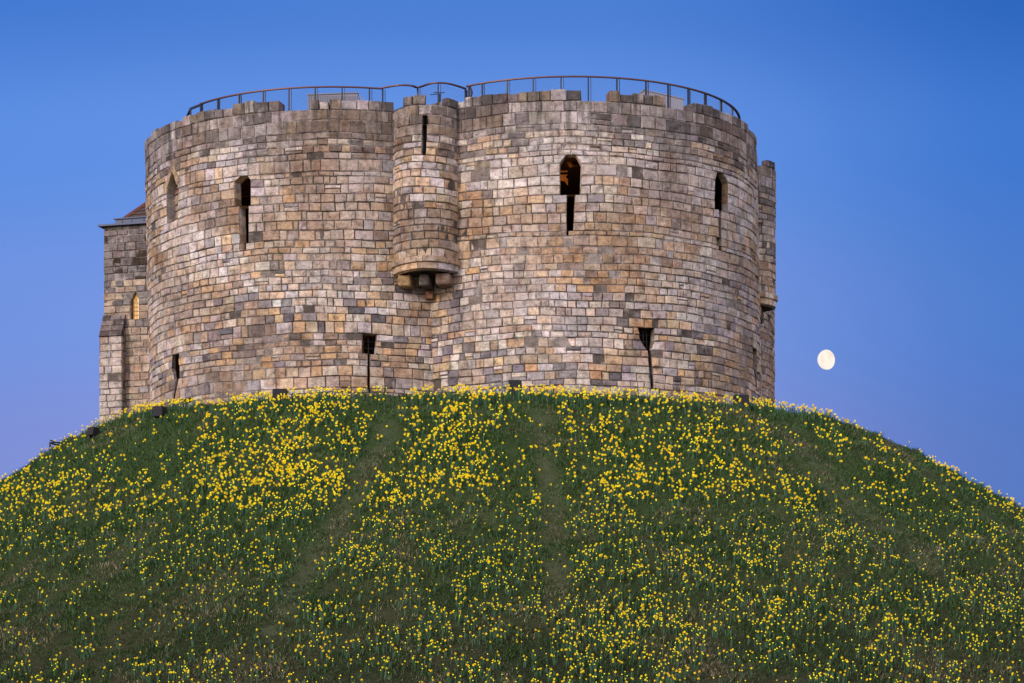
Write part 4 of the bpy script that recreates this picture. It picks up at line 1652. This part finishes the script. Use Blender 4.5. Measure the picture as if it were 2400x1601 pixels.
def poly_mesh(name, V, F, C, Mt):
    me_ = bpy.data.meshes.new(name)
    me_.from_pydata(V.tolist(), [], F)
    me_.polygons.foreach_set("material_index", Mt)
    ca_ = me_.color_attributes.new("Col", "FLOAT_COLOR", "POINT")
    a_ = np.ones((len(V), 4), dtype=np.float32)
    a_[:, :3] = C
    ca_.data.foreach_set("color", a_.ravel())
    me_.update()
    return me_


me = poly_mesh("daffodil_carpet", np.concatenate(VV), FFl, np.concatenate(CC), MMl)
do = link_mesh("daffodil_carpet", me, [M_PETAL, M_LEAF])
tag(do, "thousands of yellow daffodils scattered over the slope and along the crest of the mound", "daffodils", kind="stuff")

protos = []
for k in range(14):
    bud, yaw, pitch, size, sh = flower_shape(0, False, True)
    v, f, c, m_ = plant_parts(0, 0, 0, rs, sh, size, yaw, pitch, bud)
    me = poly_mesh("daffodil", v, f, c, m_)
    me.materials.append(M_PETAL)
    me.materials.append(M_LEAF)
    protos.append(me)
src = None
for i in sorted(single):
    if src is None:
        o = bpy.data.objects.new("daffodil", protos[0])
        tag(o, "single yellow daffodil in the lowest visible strip of grass, nearest the viewer", "daffodil",
            "daffodils in the lowest strip of grass")
        src = o
    else:
        o = src.copy()
        o.data = protos[rs.randrange(len(protos))]
    o.location = (DX[i], DY[i], DZ[i])
    o.rotation_euler = (0, 0, rs.uniform(-0.35, 0.35))
    COL.objects.link(o)

# ------------------------------------------------------------------ floodlights on the crest, stair handrail, moon


def floodlight(px, py_base, wpx, hpx, label, yaw, sticker=False):
    X, Y, Z, hit = mound_hit(px, py_base, 60, 92, 900)
    if hit[0]:
        X, Y, Z = float(X[0]), float(Y[0]), float(Z[0])
    else:
        Y = MC.y - 11.5
        X = (px - 1200) / FPX * Y
        Z = float(mound_z(X, Y))
    root = empty("floodlight", (X, Y, Z), yaw)
    tag(root, label, "floodlight", "floodlights along the crest of the mound")
    s = Y / FPX
    wd, ht, dp = wpx * s, hpx * s, 0.30
    me_ = bevel_box((wd, dp, ht), 0.025, 2)
    for v in me_.vertices:                      # the lid leans back towards the wall
        if v.co.z > 0:
            v.co.y += 0.05
    me_.transform(Matrix.Translation((0, 0, ht / 2 + 0.03)))
    link_mesh("housing", me_, M_BLACK, root, world_coords=False)
    g_ = MB()
    g_.box(Matrix.Translation((0, dp / 2 + 0.056, ht / 2)), wd * 0.8, 0.012, ht * 0.7)
    o_ = g_.build("lens", M_GLASS, None)
    o_.parent = root
    g_ = MB()
    for sx in (-1, 1):
        g_.box(Matrix.Translation((sx * wd * 0.36, 0, -0.08)), 0.04, 0.16, 0.3)
    o_ = g_.build("stand", M_POST, None)
    o_.parent = root
    if sticker:
        g_ = MB()
        g_.box(Matrix.Translation((-wd / 2 + 0.06, -dp / 2 + 0.03, ht - 0.06)), 0.055, 0.03, 0.065)
        o_ = g_.build("sticker", M_LIME, None)
        o_.parent = root
    return root


floodlight(656, 938, 34, 31, "black floodlight box standing among daffodils below the left lobe", 0.0)
floodlight(1207, 922, 31, 35, "upright black floodlight box half hidden by the tallest daffodils at the middle of the crest", 0.0)
floodlight(1738, 961, 33, 33, "black floodlight box with a lime sticker, at the right foot of the keep", 0.15, True)
floodlight(373, 980, 25, 25, "dark grey floodlight box at the corner between the keep and the gatehouse", -0.35)
floodlight(217, 1024, 18, 20, "small dark floodlight box alone on the crest left of the gatehouse", -0.5)

hx, hy, hz, hh_ = mound_hit(118, 1066, 60, 95, 900)
HY = float(hy[0]) if hh_[0] else 84.0
hroot = empty("stair_handrail", (float(hx[0]), HY, float(hz[0])))
tag(hroot, "dark metal handrail of the mound stairs poking over the far left shoulder of the slope", "handrail")
g = MB()
g.bar(pix(117.5, 1036, HY), pix(117.5, 1075, HY), 0.055, 0.055)
g.build("post", M_POST, hroot)
for a, b_, wd in (((116, 1037.5), (152, 1037.0), 0.03), ((117, 1038.5), (143, 1046), 0.04)):
    g = MB()
    g.bar(pix(a[0], a[1], HY), pix(b_[0], b_[1], HY + 0.6), wd, wd)
    g.build("rail", M_POST, hroot)
g = MB()
g.bar(pix(117.5, 1032, HY + 0.8), pix(136, 1038.5, HY + 1.0), 0.05, 0.03)
g.build("handrail", M_RAIL, hroot)


def moon_material():
    m, t, b = material("moonlight")
    pos = t.new("ShaderNodeTexCoord").outputs["Object"]
    f = t.noise(pos, 0.09, 4.0, 0.55)
    c = t.mix(t.step(f, 0.42, 0.62), (1.0, 0.93, 0.82), (0.97, 0.80, 0.66))
    b.inputs["Base Color"].default_value = (0, 0, 0, 1)
    b.inputs["Specular IOR Level"].default_value = 0.0
    t.l.new(c, b.inputs["Emission Color"])
    b.inputs["Emission Strength"].default_value = 1.0
    return m


bm = bmesh.new()
bmesh.ops.create_uvsphere(bm, u_segments=64, v_segments=32, radius=11.6)
for v in bm.verts:
    x, z = v.co.x, v.co.z
    v.co.x = x * (0.80 if x > 0 else 0.94)       # waning gibbous: the right limb is cut by the terminator
me = bpy.data.meshes.new("moon")
bm.to_mesh(me)
bm.free()
me.polygons.foreach_set("use_smooth", [True] * len(me.polygons))
mn = link_mesh("moon", me, moon_material())
mn.location = pix(1938, 843, 3000)
mn.rotation_euler = (0, math.radians(-10), 0)
tag(mn, "bright cream gibbous moon hanging low in the sky right of the keep", "moon")
